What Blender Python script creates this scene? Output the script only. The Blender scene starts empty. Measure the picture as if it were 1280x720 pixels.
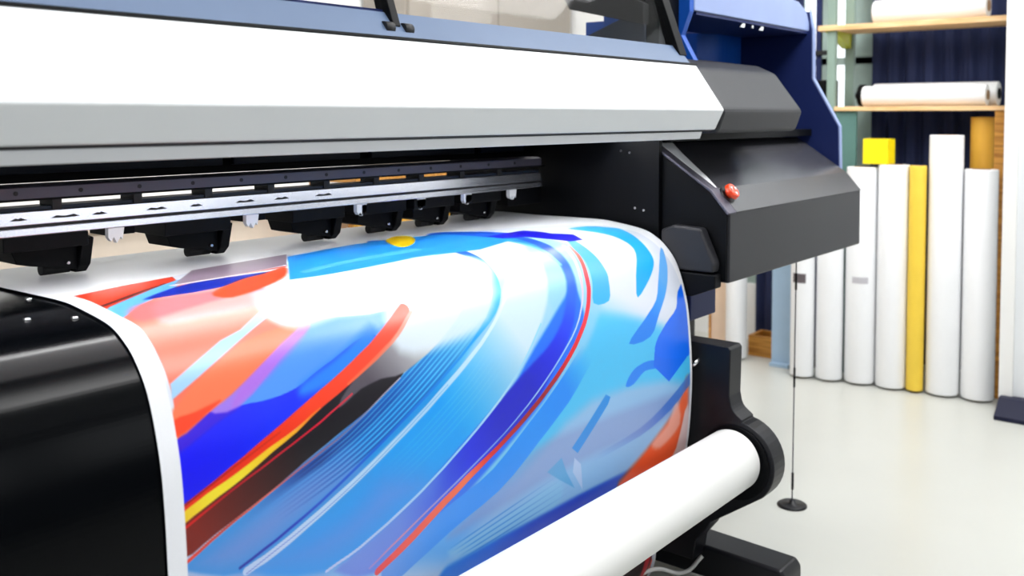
import bpy, bmesh, math, random
import numpy as np
from mathutils import Vector, Matrix
random.seed(4)
S = bpy.context.scene
COL = S.collection
PI = math.pi

# ---------------------------------------------------------------- camera
cam_data = bpy.data.cameras.new('camera')
cam = bpy.data.objects.new('camera', cam_data)
COL.objects.link(cam)
S.camera = cam
YAW, PITCH = math.radians(38.634), math.radians(2.481)
cam.location = (0, 0, 1.4)
cam.rotation_euler = (PI/2 - PITCH, 0, YAW - PI/2)
cam_data.sensor_width = 36
cam_data.lens = 1200/1280*36
cam_data.shift_y = -(360-197)/1280
cam_data.clip_start = 0.02
cam_data.dof.use_dof = True
cam_data.dof.focus_distance = 2.1
cam_data.dof.aperture_fstop = 3.6

# ---------------------------------------------------------------- light and exposure
S.view_settings.view_transform = 'Standard'
S.view_settings.look = 'None'
S.view_settings.gamma = 1
S.view_settings.use_curve_mapping = False
S.view_settings.exposure = -0.3
world = bpy.data.worlds.new('daylight')
S.world = world
world.use_nodes = True
wb = world.node_tree.nodes['Background']
wb.inputs[0].default_value = (0.93, 0.97, 1.0, 1)
wb.inputs[1].default_value = 2.2

def area(name, loc, aim, sx, sy, power, col=(1, 1, 1)):
    d = bpy.data.lights.new(name, 'AREA')
    d.shape = 'RECTANGLE'; d.size = sx; d.size_y = sy; d.energy = power; d.color = col
    o = bpy.data.objects.new(name, d)
    o.location = loc
    o.rotation_euler = (Vector(aim)-Vector(loc)).to_track_quat('-Z', 'Y').to_euler()
    COL.objects.link(o)
    return o
area('window_daylight', (-0.5, -3.3, 2.35), (1.8, 1.5, 0.8), 4.5, 1.1, 26, (0.96, 0.98, 1.0))
area('overhead_fill', (2.4, 0.45, 3.2), (2.4, 0.62, 0), 5.0, 0.7, 120, (1, 1, 1))  # added overhead fill for upward faces; the ceiling is closed here
area('standing_rolls_fill', (3.7, 0.2, 3.15), (5.1, 1.4, 0.5), 1.6, 0.9, 42, (1, 1, 1))  # added fill that brightens the standing rolls
area('rear_fill', (3.4, 3.2, 3.1), (3.6, 3.9, 0.8), 3.0, 0.8, 60, (1, 0.99, 0.97))  # added fill that brightens the area behind the printer

# ---------------------------------------------------------------- helpers
def lin(c):
    r = []
    for v in c[:3]:
        v = v/255.0
        r.append(v/12.92 if v <= 0.04045 else ((v+0.055)/1.055)**2.4)
    return (*r, 1)

def mat(name, rgb, rough=0.5, metal=0.0, spec=0.5, vary=0.05, scale=8.0, bump=0.0, coat=0.0, emit=None):
    m = bpy.data.materials.new(name)
    m.use_nodes = True
    nt = m.node_tree; b = nt.nodes['Principled BSDF']
    c = lin(rgb)
    tc = nt.nodes.new('ShaderNodeTexCoord')
    nz = nt.nodes.new('ShaderNodeTexNoise')
    nz.inputs['Scale'].default_value = scale; nz.inputs['Detail'].default_value = 4
    nt.links.new(tc.outputs['Object'], nz.inputs['Vector'])
    rp = nt.nodes.new('ShaderNodeValToRGB')
    rp.color_ramp.elements[0].position = 0.3; rp.color_ramp.elements[1].position = 0.7
    rp.color_ramp.elements[0].color = (*[v*(1-vary) for v in c[:3]], 1)
    rp.color_ramp.elements[1].color = (*[min(1, v*(1+vary*0.4)) for v in c[:3]], 1)
    nt.links.new(nz.outputs['Fac'], rp.inputs['Fac'])
    nt.links.new(rp.outputs['Color'], b.inputs['Base Color'])
    b.inputs['Roughness'].default_value = rough
    b.inputs['Metallic'].default_value = metal
    b.inputs['Specular IOR Level'].default_value = spec
    b.inputs['Coat Weight'].default_value = coat
    if bump:
        bp = nt.nodes.new('ShaderNodeBump'); bp.inputs['Strength'].default_value = bump
        bp.inputs['Distance'].default_value = 0.002
        n2 = nt.nodes.new('ShaderNodeTexNoise'); n2.inputs['Scale'].default_value = 350
        nt.links.new(tc.outputs['Object'], n2.inputs['Vector'])
        nt.links.new(n2.outputs['Fac'], bp.inputs['Height'])
        nt.links.new(bp.outputs['Normal'], b.inputs['Normal'])
    if emit:
        b.inputs['Emission Color'].default_value = lin(rgb)
        b.inputs['Emission Strength'].default_value = emit
    return m

def wood(name, a, b_, scale=6.0, rough=0.5):
    m = mat(name, a, rough)
    nt = m.node_tree; rp = [n for n in nt.nodes if n.type == 'VALTORGB'][0]
    nz = [n for n in nt.nodes if n.type == 'TEX_NOISE'][0]
    tc = [n for n in nt.nodes if n.type == 'TEX_COORD'][0]
    mp = nt.nodes.new('ShaderNodeMapping'); mp.inputs['Scale'].default_value = (12, 0.8, 12)
    nt.links.new(tc.outputs['Object'], mp.inputs['Vector']); nt.links.new(mp.outputs['Vector'], nz.inputs['Vector'])
    nz.inputs['Scale'].default_value = scale
    rp.color_ramp.elements[0].color = lin(a); rp.color_ramp.elements[1].color = lin(b_)
    return m

M = dict(
    cover=mat('white_painted_steel', (221, 224, 226), 0.42, bump=0.03, vary=0.02),
    lip=mat('pale_grey_plastic', (222, 224, 228), 0.4, vary=0.03),
    seam=mat('black_rubber', (14, 15, 18), 0.6),
    matte=mat('charcoal_textured_plastic', (36, 36, 40), 0.4, spec=0.3, bump=0.12, vary=0.08),
    black=mat('black_plastic', (5, 6, 9), 0.5, spec=0.12),
    gloss=mat('gloss_black_steel', (3, 4, 6), 0.17, spec=0.13),
    stand=mat('black_powder_coat', (12, 13, 19), 0.4, spec=0.3, bump=0.1),
    inner=mat('slate_panel', (34, 42, 56), 0.45, spec=0.3),
    alu=mat('satin_aluminium', (236, 238, 246), 0.25, metal=0.95, vary=0.06),
    rail=mat('grey_anodised_rail', (84, 82, 94), 0.45, metal=0.4, vary=0.08),
    steel=mat('bright_steel', (225, 226, 228), 0.2, metal=1.0),
    blue=mat('deep_blue_paint', (10, 74, 165), 0.42, spec=0.4),
    bluelite=mat('blue_metallic_paint', (132, 148, 190), 0.4, metal=0.0),
    navy=mat('navy_paint', (17, 32, 84), 0.5, spec=0.35),
    ledge=mat('steel_blue_rim', (92, 110, 138), 0.3, metal=0.1, spec=0.6),
    paper=mat('white_roll_paper', (240, 241, 243), 0.5, vary=0.015),
    roll=mat('white_media_roll', (228, 228, 226), 0.45, vary=0.01),
    core=mat('brown_card_core', (150, 120, 90), 0.8),
    floor=mat('pale_grey_epoxy', (186, 187, 181), 0.28, spec=0.4, vary=0.03, scale=2.5),
    wall=mat('white_wall_paint', (236, 238, 238), 0.7, vary=0.02),
    darkwall=mat('slate_wall_paint', (92, 96, 104), 0.75),
    ink=mat('ink_navy_steel', (12, 16, 44), 0.5, spec=0.3),
    satin=mat('lit_slope_charcoal', (52, 52, 57), 0.25, spec=0.8, vary=0.05),
    ceil=mat('ceiling_paint', (240, 240, 240), 0.8),
    frame=mat('sage_window_frame', (150, 170, 164), 0.5),
    green=mat('sage_green_steel', (134, 156, 144), 0.45),
    teal=mat('teal_green_steel', (84, 122, 116), 0.45),
    lime=mat('lime_bracket', (205, 214, 40), 0.5),
    shelf=wood('pine_shelf', (216, 168, 110), (246, 208, 158)),
    oak=wood('orange_timber', (160, 100, 30), (222, 160, 70)),
    curtain=mat('navy_curtain_cloth', (52, 60, 96), 0.85, spec=0.2, vary=0.25, scale=3),
    yellow=mat('yellow_card', (236, 200, 66), 0.55),
    yellowbox=mat('bright_yellow_card', (252, 226, 0), 0.5),
    ochre=mat('ochre_card', (228, 172, 56), 0.6),
    beige=mat('beige_card', (226, 200, 176), 0.7),
    beigegrey=mat('warm_grey_laminate', (146, 139, 130), 0.6),
    cream=mat('cream_laminate', (238, 222, 204), 0.6),
    blueg=mat('pale_blue_board', (158, 184, 208), 0.6),
    label=mat('dark_label', (94, 86, 90), 0.6),
    label2=mat('grey_label', (186, 184, 190), 0.6),
    red=mat('red_button_plastic', (240, 70, 34), 0.25, vary=0.3, scale=60),
    cable=mat('white_cable', (215, 215, 212), 0.5),
    dark=mat('dark_glove', (40, 22, 20), 0.6),
    led=mat('led_diffuser', (255, 255, 255), 0.5, emit=66.0),
    fillpanel=mat('fill_panel_glow', (255, 255, 255), 0.5, emit=4.0),
    lamp=mat('lamp_diffuser', (255, 255, 255), 0.5, emit=17.0),
)
g = bpy.data.materials.new('clear_window_glass'); g.use_nodes = True
gb = g.node_tree.nodes['Principled BSDF']
gn = g.node_tree.nodes.new('ShaderNodeTexNoise'); gr = g.node_tree.nodes.new('ShaderNodeMapRange')
gr.inputs['To Min'].default_value = 0.02; gr.inputs['To Max'].default_value = 0.05
g.node_tree.links.new(gn.outputs['Fac'], gr.inputs['Value']); g.node_tree.links.new(gr.outputs['Result'], gb.inputs['Roughness'])
gb.inputs['Base Color'].default_value = (0.96, 0.97, 0.97, 1); gb.inputs['Transmission Weight'].default_value = 1; gb.inputs['IOR'].default_value = 1.1
M['glass'] = g

def link(name, me, m, parent=None, bevel=0.0, smooth=False):
    me.materials.append(M[m] if isinstance(m, str) else m)
    o = bpy.data.objects.new(name, me)
    COL.objects.link(o)
    if parent is not None:
        o.parent = parent
        o.matrix_parent_inverse = parent.matrix_world_inv if hasattr(parent, 'matrix_world_inv') else Matrix.Translation(-parent.location)
    if bevel:
        b = o.modifiers.new('bevel', 'BEVEL'); b.width = bevel; b.segments = 3; b.limit_method = 'ANGLE'; b.angle_limit = math.radians(25)
    if smooth:
        for p in me.polygons: p.use_smooth = True
    return o

def bm_done(name, bm, *a, **k):
    bmesh.ops.recalc_face_normals(bm, faces=bm.faces[:])
    me = bpy.data.meshes.new(name); bm.to_mesh(me); bm.free()
    return link(name, me, *a, **k)

def add_box(bm, lo, hi):
    x0, y0, z0 = lo; x1, y1, z1 = hi
    v = [bm.verts.new(p) for p in ((x0,y0,z0),(x1,y0,z0),(x1,y1,z0),(x0,y1,z0),(x0,y0,z1),(x1,y0,z1),(x1,y1,z1),(x0,y1,z1))]
    for f in ((0,3,2,1),(4,5,6,7),(0,1,5,4),(1,2,6,5),(2,3,7,6),(3,0,4,7)): bm.faces.new([v[i] for i in f])

def box(name, lo, hi, m, parent=None, bevel=0.0):
    bm = bmesh.new(); add_box(bm, lo, hi)
    return bm_done(name, bm, m, parent, bevel)

def add_prism(bm, prof, a, b, axis='X'):
    """closed profile extruded from a to b; axis X: (y,z), Y: (x,z), Z: (x,y)"""
    def P(t, p): return {'X': (t, p[0], p[1]), 'Y': (p[0], t, p[1]), 'Z': (p[0], p[1], t)}[axis]
    A = [bm.verts.new(P(a, p)) for p in prof]; B = [bm.verts.new(P(b, p)) for p in prof]
    n = len(prof)
    for i in range(n): bm.faces.new((A[i], A[(i+1) % n], B[(i+1) % n], B[i]))
    bm.faces.new(A); bm.faces.new(B[::-1])

def prism(name, prof, a, b, m, parent=None, bevel=0.0, axis='X'):
    bm = bmesh.new(); add_prism(bm, prof, a, b, axis)
    return bm_done(name, bm, m, parent, bevel)

def add_cyl(bm, p0, p1, r0, r1=None, n=40):
    r1 = r0 if r1 is None else r1
    p0, p1 = Vector(p0), Vector(p1); d = (p1-p0).normalized()
    u = d.orthogonal().normalized(); w = d.cross(u)
    A, B = [], []
    for i in range(n):
        a = 2*PI*i/n; e = u*math.cos(a)+w*math.sin(a)
        A.append(bm.verts.new(p0+e*r0)); B.append(bm.verts.new(p1+e*r1))
    for i in range(n):
        f = bm.faces.new((A[i], A[(i+1) % n], B[(i+1) % n], B[i])); f.smooth = True
    bm.faces.new(A[::-1]); bm.faces.new(B)

def cyl(name, p0, p1, r, m, parent=None, r1=None, n=40, bevel=0.0):
    bm = bmesh.new(); add_cyl(bm, p0, p1, r, r1, n)
    return bm_done(name, bm, m, parent, bevel)

def add_lathe(bm, c, prof, axis='Z', n=40):
    """prof: (radius, height) from c along axis"""
    rings = []
    for r, h in prof:
        ring = []
        for i in range(n):
            a = 2*PI*i/n; x, y = r*math.cos(a), r*math.sin(a)
            p = {'Z': (x, y, h), 'X': (h, x, y), 'Y': (x, h, y)}[axis]
            ring.append(bm.verts.new(Vector(c)+Vector(p)))
        rings.append(ring)
    for A, B in zip(rings, rings[1:]):
        for i in range(n):
            f = bm.faces.new((A[i], A[(i+1) % n], B[(i+1) % n], B[i])); f.smooth = True
    bm.faces.new(rings[0][::-1]); bm.faces.new(rings[-1])

def tube(name, pts, r, m, parent=None):
    cu = bpy.data.curves.new(name, 'CURVE'); cu.dimensions = '3D'; cu.bevel_depth = r; cu.bevel_resolution = 4
    s = cu.splines.new('BEZIER'); s.bezier_points.add(len(pts)-1)
    for bp, p in zip(s.bezier_points, pts):
        bp.co = p; bp.handle_left_type = bp.handle_right_type = 'AUTO'
    tmp = bpy.data.objects.new('tmp', cu); COL.objects.link(tmp)
    dg = bpy.context.evaluated_depsgraph_get()
    me = bpy.data.meshes.new_from_object(tmp.evaluated_get(dg))
    bpy.data.objects.remove(tmp); 
    me.materials.clear()
    return link(name, me, m, parent, smooth=True)

def tag(o, label, cat, group=None, kind=None):
    o['label'] = label; o['category'] = cat
    if group: o['group'] = group
    if kind: o['kind'] = kind
    return o

def thing(name, loc, label, cat, group=None):
    o = bpy.data.objects.new(name, None); o.empty_display_size = 0.05
    o.location = loc; COL.objects.link(o)
    return tag(o, label, cat, group)

def struct(o, label=None):
    o['kind'] = 'structure'
    if label: o['label'] = label
    return o

def catmull(P, n=10):
    P = np.array(P, float); out = []
    Q = np.vstack([2*P[0]-P[1], P, 2*P[-1]-P[-2]])
    for i in range(1, len(Q)-2):
        for t in np.linspace(0, 1, n, endpoint=False):
            a, b, c, d = Q[i-1], Q[i], Q[i+1], Q[i+2]
            out.append(.5*((2*b)+(-a+c)*t+(2*a-5*b+4*c-d)*t*t+(-a+3*b-3*c+d)*t**3))
    out.append(Q[-2])
    return np.array(out)

# ================================================================ the room
RX0, RX1, RY0, RY1, RH = -2.6, 5.60, -3.6, 4.30, 3.3
struct(box('floor', (RX0, RY0, -0.08), (RX1+0.1, RY1+0.1, 0), 'floor'))
struct(box('ceiling', (RX0, RY0, RH), (RX1+0.1, RY1+0.1, RH+0.08), 'ceil'))
struct(box('wall_back', (RX0, RY1, 0), (RX1, RY1+0.1, RH), 'wall'))
# right wall has a window opening behind the shelf
bm = bmesh.new()
add_box(bm, (RX1, RY0, 0), (RX1+0.1, 1.0, 2.25)); add_box(bm, (RX1, RY0, 2.25), (RX1+0.1, -1.8, RH)); add_box(bm, (RX1, -1.8, 3.1), (RX1+0.1, 1.0, RH)); add_box(bm, (RX1, 3.3, 0), (RX1+0.1, RY1+0.1, RH))
add_box(bm, (RX1, 1.0, 0), (RX1+0.1, 3.3, 0.35)); add_box(bm, (RX1, 1.0, 2.9), (RX1+0.1, 3.3, RH))
struct(bm_done('wall_right', bm, 'wall'))
# front wall and left wall behind the viewpoint, each with wide openings for daylight
bm = bmesh.new()
add_box(bm, (RX0, RY0-0.1, 0), (RX1+0.1, RY0, 1.75)); add_box(bm, (RX0, RY0-0.1, 2.95), (RX1+0.1, RY0, RH))
for a, b_ in ((RX0, -2.2), (-0.2, 0.2), (2.6, 3.0), (5.0, RX1+0.1)): add_box(bm, (a, RY0-0.1, 1.75), (b_, RY0, 2.95))
struct(bm_done('wall_front', bm, 'darkwall'))
struct(box('wall_left', (RX0-0.1, RY0, 0), (RX0, RY1+0.1, RH), 'darkwall'))
# window: sage frame with uprights and a pane
win = struct(box('window_1', (RX1+0.03, 1.0, 0.35), (RX1+0.07, 3.3, 0.40), 'frame'))
bm = bmesh.new()
for y in (1.0, 1.55, 2.08, 2.26, 2.75, 3.24): add_box(bm, (RX1-0.0, y, 0.40), (RX1+0.07, y+0.06, 2.9))
add_box(bm, (RX1, 1.0, 2.84), (RX1+0.07, 3.3, 2.9)); add_box(bm, (RX1, 1.0, 1.70), (RX1+0.06, 3.3, 1.74))
add_box(bm, (RX1, 1.83, 0.40), (RX1+0.07, 1.97, 2.9))
bm_done('window_frame', bm, 'frame', win)
win2 = struct(box('added_clerestory', (RX1+0.02, -1.8, 2.25), (RX1+0.08, 1.0, 2.29), 'frame'))  # unseen clerestory, added as a bright reflection for the housing slope
bm = bmesh.new()
for y in (-1.8, -0.87, 0.07): add_box(bm, (RX1+0.02, y, 2.29), (RX1+0.08, y+0.05, 3.1))
bm_done('window_frame', bm, 'frame', win2)
box('window_pane', (RX1+0.04, -1.78, 2.27), (RX1+0.05, 0.98, 3.1), 'glass', win2)
box('window_pane', (RX1+0.04, 1.02, 0.38), (RX1+0.05, 3.26, 2.87), 'glass', win)
struct(box('baseboard_back', (RX0, RY1-0.015, 0), (RX1, RY1, 0.09), 'wall'))

# unseen ceiling lamps, added for overhead light and highlights
def added_ceiling_lamp(x, y, label):
    t = thing('added_ceiling_light', (x, y, RH), label, 'ceiling light', 'added ceiling lights out of view')
    box('housing', (x-0.65, y-0.17, RH-0.05), (x+0.65, y+0.17, RH), 'cover', t, 0.006)
    box('diffuser', (x-0.62, y-0.14, RH-0.058), (x+0.62, y+0.14, RH-0.045), 'lamp', t)
for x, y, w in ((0.2, 0.0, 'left of the printer'), (2.2, 0.0, 'in front of the printer middle'), (4.2, 0.0, 'in front of the standing rolls'),
                (0.2, 2.6, 'behind the printer left end'), (2.4, 2.6, 'behind the printer middle'), (4.5, 2.4, 'nearest the shelf unit')):
    added_ceiling_lamp(x, y, 'unseen added ceiling light '+w)

# ================================================================ large format printer
PX0, PX1 = -0.55, 2.44
printer = thing('large_format_printer', (1.6, 1.7, 0), 'wide format inkjet printer with white front cover and blue and black right housing', 'printer')
p = printer
# front cover
prism('front_cover', [(1.293, 1.543), (1.205, 1.417), (1.232, 1.362), (1.30, 1.362), (1.36, 1.50), (1.33, 1.543)], PX0, 2.452, 'cover', p, 0.004)
prism('cover_lip', [(1.245, 1.357), (1.252, 1.337), (1.30, 1.337), (1.30, 1.357)], PX0, 2.40, 'lip', p, 0.002)
prism('cover_seal', [(1.236, 1.3615), (1.25, 1.3565), (1.30, 1.3565), (1.30, 1.3615)], PX0, 2.45, 'seam', p)
prism('lid_seal', [(1.291, 1.5435), (1.297, 1.549), (1.33, 1.549), (1.33, 1.5435)], PX0, 2.46, 'black', p)
# lid: steel-blue rim, frame and clear window leaning back
lid = prism('lid_rim', [(1.299, 1.549), (1.340, 1.598), (1.352, 1.598), (1.345, 1.549)], 0.50, 2.425, 'ledge', p)
def lid_pt(z): return 1.342+(z-1.598)*0.34
bm = bmesh.new()
Y0, Y1, ZT = lid_pt(1.598), lid_pt(2.05), 2.05
add_prism(bm, [(Y0, 1.598), (Y0+0.006, 1.598), (Y1+0.006, ZT), (Y1, ZT)], 0.50, 2.41)
lid_window = bm_done('lid_window', bm, 'glass', p)
def bar(name, x, w, m='seam', dy=-0.006, dz=0):
    return prism(name, [(Y0+dy-0.022, 1.57), (Y0+0.012, 1.57), (Y1+0.012, ZT), (Y1+dy, ZT)], x-w/2, x+w/2, m, p, 0.002)
bar('lid_bar', 1.296, 0.020, 'black')
bar('lid_edge', 2.418, 0.04, 'black')
cyl('hinge_knuckle', (1.262, 1.318, 1.566), (1.284, 1.318, 1.566), 0.012, 'seam', p, n=20)
cyl('hinge_knuckle', (1.312, 1.318, 1.566), (1.334, 1.318, 1.566), 0.012, 'seam', p, n=20)
box('lid_top_trim', (0.50, 1.344, 1.598), (1.288, 1.356, 1.603), 'navy', p)
# head enclosure behind the cover
prism('head_enclosure', [(1.36, 1.50), (1.36, 1.548), (2.25, 1.548), (2.25, 1.33), (1.90, 1.33), (1.90, 1.50)], PX0, 2.50, 'black', p)
for a, b in ((-0.5, 0.6), (0.63, 1.30), (1.33, 1.72), (1.76, 2.18), (2.21, 2.42)): box('inner_panel', (a, 1.885, 1.288), (b, 1.899, 1.40), 'inner', p, 0.002)
box('inner_divider', (PX0, 1.90, 1.27), (2.47, 1.93, 1.34), 'black', p)
# guide rail with screw holes
rail = prism('guide_rail', [(1.80, 1.247), (1.80, 1.268), (1.812, 1.272), (1.86, 1.272), (1.86, 1.247)], PX0, 2.40, 'rail', p, 0.001)
for k in range(13): cyl('rail_screw', (0.80+k*0.122, 1.7985, 1.258), (0.80+k*0.122, 1.803, 1.258), 0.0042, 'seam', rail, n=14)
box('rail_backing', (PX0, 1.803, 1.2425), (2.42, 1.86, 1.2475), 'black', p)
# carriage beam: two bright lips with an open slot that looks through to the room behind
prism('upper_beam', [(1.81, 1.224), (1.81, 1.231), (1.86, 1.231), (1.86, 1.224)], PX0, 2.40, 'inner', p, 0.001)
for k in range(17): box('slot_bracket', (-0.45+k*0.165, 1.806, 1.224), (-0.432+k*0.165, 1.858, 1.2425), 'seam', p)
beam = prism('lower_beam', [(1.800, 1.1985), (1.8036, 1.2235), (1.86, 1.2235), (1.86, 1.1985)], PX0, 2.40, 'alu', p, 0.0015)
box('beam_groove', (PX0, 1.806, 1.193), (2.40, 1.86, 1.1985), 'seam', p)
prism('beam_edge', [(1.798, 1.179), (1.800, 1.193), (1.86, 1.193), (1.86, 1.179)], PX0, 2.40, 'alu', p, 0.0015)
for x, w in ((0.79, .03), (0.865, .055), (0.945, .03), (1.06, .045), (1.16, .03), (1.275, .05), (1.38, .04), (1.50, .05)):
    prism('beam_clip', [(x, 1.2085), (x+0.010, 1.2125), (x+w*0.5, 1.2105), (x+w-0.012, 1.2130), (x+w, 1.2085), (x+w*0.5, 1.2075)], 1.799, 1.803, 'seam', beam, axis='Y')
box('encoder_strip', (PX0, 1.858, 1.224), (1.6, 1.864, 1.2245), 'steel', p)
# pinch roller units
def roller_unit(x1, first=None):
    x0 = x1-0.19
    t = box('pinch_roller_unit', (x0, 1.80, 1.150), (x1-0.03, 1.97, 1.178), 'black', p, 0.002)
    prism('roller_arm', [(x0+0.035, 1.155), (x0+0.050, 1.118), (x0+0.075, 1.112), (x1-0.022, 1.096), (x1-0.022, 1.155)], 1.86, 1.95, 'black', t, 0.002, 'Y')
    prism('roller_fork', [(1.835, 1.160), (1.875, 1.165), (1.895, 1.13), (1.890, 1.0885), (1.868, 1.0885), (1.850, 1.105)], x1-0.024, x1, 'black', t, 0.003)
    cyl('pinch_roller', (x1-0.080, 1.895, 1.0985), (x1-0.024, 1.895, 1.0985), 0.012, 'seam', t, n=20)
    cyl('fork_pin', (x1-0.045, 1.858, 1.112), (x1-0.045, 1.850, 1.112), 0.003, 'steel', t, n=12)
    prism('spring_clip', [(x1+0.010, 1.178), (x1+0.010, 1.160), (x1+0.016, 1.152), (x1+0.022, 1.160), (x1+0.028, 1.148), (x1+0.036, 1.160), (x1+0.040, 1.154), (x1+0.044, 1.178)], 1.80, 1.812, 'paper', t, axis='Y')
for x1 in (0.645, 0.966, 1.29, 1.62, 1.835, 2.024, 2.23): roller_unit(x1)
# small housings between the units
for a, b, z in ((0.99, 1.05, 1.16), (1.315, 1.375, 1.16), (1.66, 1.70, 1.125), (1.86, 1.90, 1.125), (2.05, 2.10, 1.125), (2.27, 2.44, 1.125)):
    box('sensor_block', (a, 1.83, z), (b, 1.90, 1.178), 'black', p, 0.001)

# media profile, used by the platen aprons and by the printed sheet
PROF = [(2.20, 0.80), (2.195, 0.95), (2.16, 1.045), (2.06, 1.082), (1.84, 1.084), (1.684, 1.086), (1.60, 1.086), (1.545, 1.081), (1.456, 1.067), (1.408, 1.046), (1.374, 1.018), (1.343, .975), (1.318, .905), (1.303, .83), (1.293, .70), (1.293, .60), (1.303, .47), (1.33, .33), (1.395, .17), (1.412, .07), (1.45, .015), (1.53, .008), (1.66, .008)]
SP = catmull(PROF, 10)
def apron(name, a, b, i0, i1, m, off=0.004):
    q = SP[i0:i1]
    t = np.gradient(q, axis=0); n = np.stack([t[:, 1], -t[:, 0]], 1); n /= np.linalg.norm(n, axis=1)[:, None]
    outer = q+n*(-off) if (n[len(n)//2] @ np.array([-1, 0.3])) > 0 else q+n*off
    inner = outer.copy(); inner = outer+(outer-q)/off*0.006
    prof = [tuple(v) for v in outer]+[tuple(v) for v in inner[::-1]]
    bm = bmesh.new(); add_prism(bm, prof, a, b)
    o = bm_done(name, bm, m, p)
    return o
ap = apron('platen_apron', -0.55, 2.44, 28, 142, 'gloss')
for x, y in ((0.769, 1.690), (0.700, 1.545), (0.762, 1.515), (0.60, 1.69), (0.5, 1.52)):
    zz = float(np.interp(-y, -SP[30:110, 0], SP[30:110, 1]))
    bm = bmesh.new(); add_lathe(bm, (x, y, zz-0.006), [(0.0055, 0), (0.0055, 0.0035), (0.004, 0.005)], n=18)
    bm_done('apron_screw', bm, 'steel', ap)
box('platen_body', (PX0, 1.42, 0.92), (2.56, 2.14, 1.03), 'black', p)
prism('platen_end_block', [(1.40, 1.070), (1.36, 1.086), (1.272, 1.082), (1.228, 0.985), (1.232, 0.958), (1.40, 0.958)], 2.444, 2.484, 'matte', p, 0.008)
prism('platen_end_guard', [(1.226, 0.953), (1.226, 0.915), (1.30, 0.885), (1.60, 0.885), (1.60, 0.953)], 2.446, 2.486, 'black', p, 0.004)
box('housing_foot', (2.50, 1.33, 0.80), (2.66, 1.75, 0.93), 'navy', p, 0.004)
box('front_beam', (PX0, 1.55, 0.70), (2.50, 1.95, 0.92), 'black', p, 0.01)

# right housing: lower black control box
HB = [(1.455, 1.317), (1.262, 1.188), (1.207, 1.124), (1.207, 0.925), (1.60, 0.925), (2.20, 0.925), (2.20, 1.33)]
hb = prism('control_housing', HB, 2.495, 3.58, 'matte', p, 0.006)
prism('lit_slope_plate', [(1.455, 1.3175), (1.262, 1.1885), (1.207, 1.1245), (1.2045, 1.1265), (1.2605, 1.1915), (1.4535, 1.3205)], 2.535, 3.578, 'satin', p, 0.001)  # thin plate added, lighter and glossier, to imitate light on the slope
prism('housing_side_plate', [(1.46, 1.312), (1.262, 1.180), (1.213, 1.120), (1.213, 0.93), (2.19, 0.93), (2.19, 1.312)], 2.486, 2.496, 'black', p)
rimv = [(1.458, 1.3215), (1.260, 1.1900), (1.203, 1.1245), (1.211, 1.1195), (1.266, 1.183), (1.462, 1.314)]
prism('edge_trim', rimv, 2.486, 2.535, 'rail', p, 0.003)
# side wall of the carriage bay, black with small bright screws
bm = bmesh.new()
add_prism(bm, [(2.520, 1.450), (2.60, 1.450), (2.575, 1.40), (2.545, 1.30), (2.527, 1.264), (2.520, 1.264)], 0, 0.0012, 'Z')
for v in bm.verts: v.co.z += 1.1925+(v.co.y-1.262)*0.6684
bm_done('edge_sheen_strip', bm, 'cover', p)  # white wedge put in for the reflection along the housing edge
bay = box('carriage_bay_wall', (2.468, 1.42, 0.99), (2.486, 2.25, 1.34), 'black', p)
for y, z in ((2.02, 1.30), (1.86, 1.26), (1.86, 1.185), (1.98, 1.21), (1.99, 1.145), (2.0, 1.13), (1.93, 1.128), (1.90, 1.128), (1.87, 1.128), (1.52, 1.29), (1.55, 1.295), (2.08, 1.2), (1.50, 1.125), (1.47, 1.12)):
    cyl('bay_screw', (2.4685, y, z), (2.465, y, z), 0.0035, 'steel', bay, n=12)
# emergency stop button
bt = Vector((2.552, 1.245, 1.170)); nrm = Vector((0, -0.80, 0.60)).normalized()
bm = bmesh.new(); add_cyl(bm, bt-nrm*0.006, bt+nrm*0.006, 0.030, 0.027, 32); col_ = bm_done('button_collar', bm, 'stand', p)
bm = bmesh.new()
add_cyl(bm, bt+nrm*0.006, bt+nrm*0.016, 0.014, 0.014, 24); add_cyl(bm, bt+nrm*0.016, bt+nrm*0.030, 0.025, 0.022, 28)
btn = bm_done('emergency_button', bm, 'red', p, 0.002)
bm = bmesh.new()
tv = Vector((1, 0, 0)); sv = nrm.cross(tv)
for k in range(3):
    bm = bmesh.new()
    a = k*2*PI/3+0.4; d = (tv*math.cos(a)+sv*math.sin(a)); e = nrm.cross(d)
    c0 = bt+nrm*0.0305+d*0.013
    q = [c0+d*0.005, c0-d*0.004+e*0.006, c0-d*0.004-e*0.006]
    lo_ = [bm.verts.new(v) for v in q]; hi_ = [bm.verts.new(v+nrm*0.0012) for v in q]
    bm.faces.new(lo_[::-1]); bm.faces.new(hi_)
    for i in range(3): bm.faces.new((lo_[i], lo_[(i+1) % 3], hi_[(i+1) % 3], hi_[i]))
    bm_done('arrow_mark', bm, 'roll', btn)
# charcoal continuation of the cover, tucked under the blue canopy
prism('side_cover', [(1.76, 1.60), (1.50, 1.585), (1.36, 1.565), (1.300, 1.538), (1.207, 1.416), (1.230, 1.352), (1.46, 1.345), (1.76, 1.345)], 2.455, 3.02, 'matte', p, 0.012)
box('side_cover_base', (2.50, 1.40, 1.325), (3.59, 2.10, 1.35), 'black', p)
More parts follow.
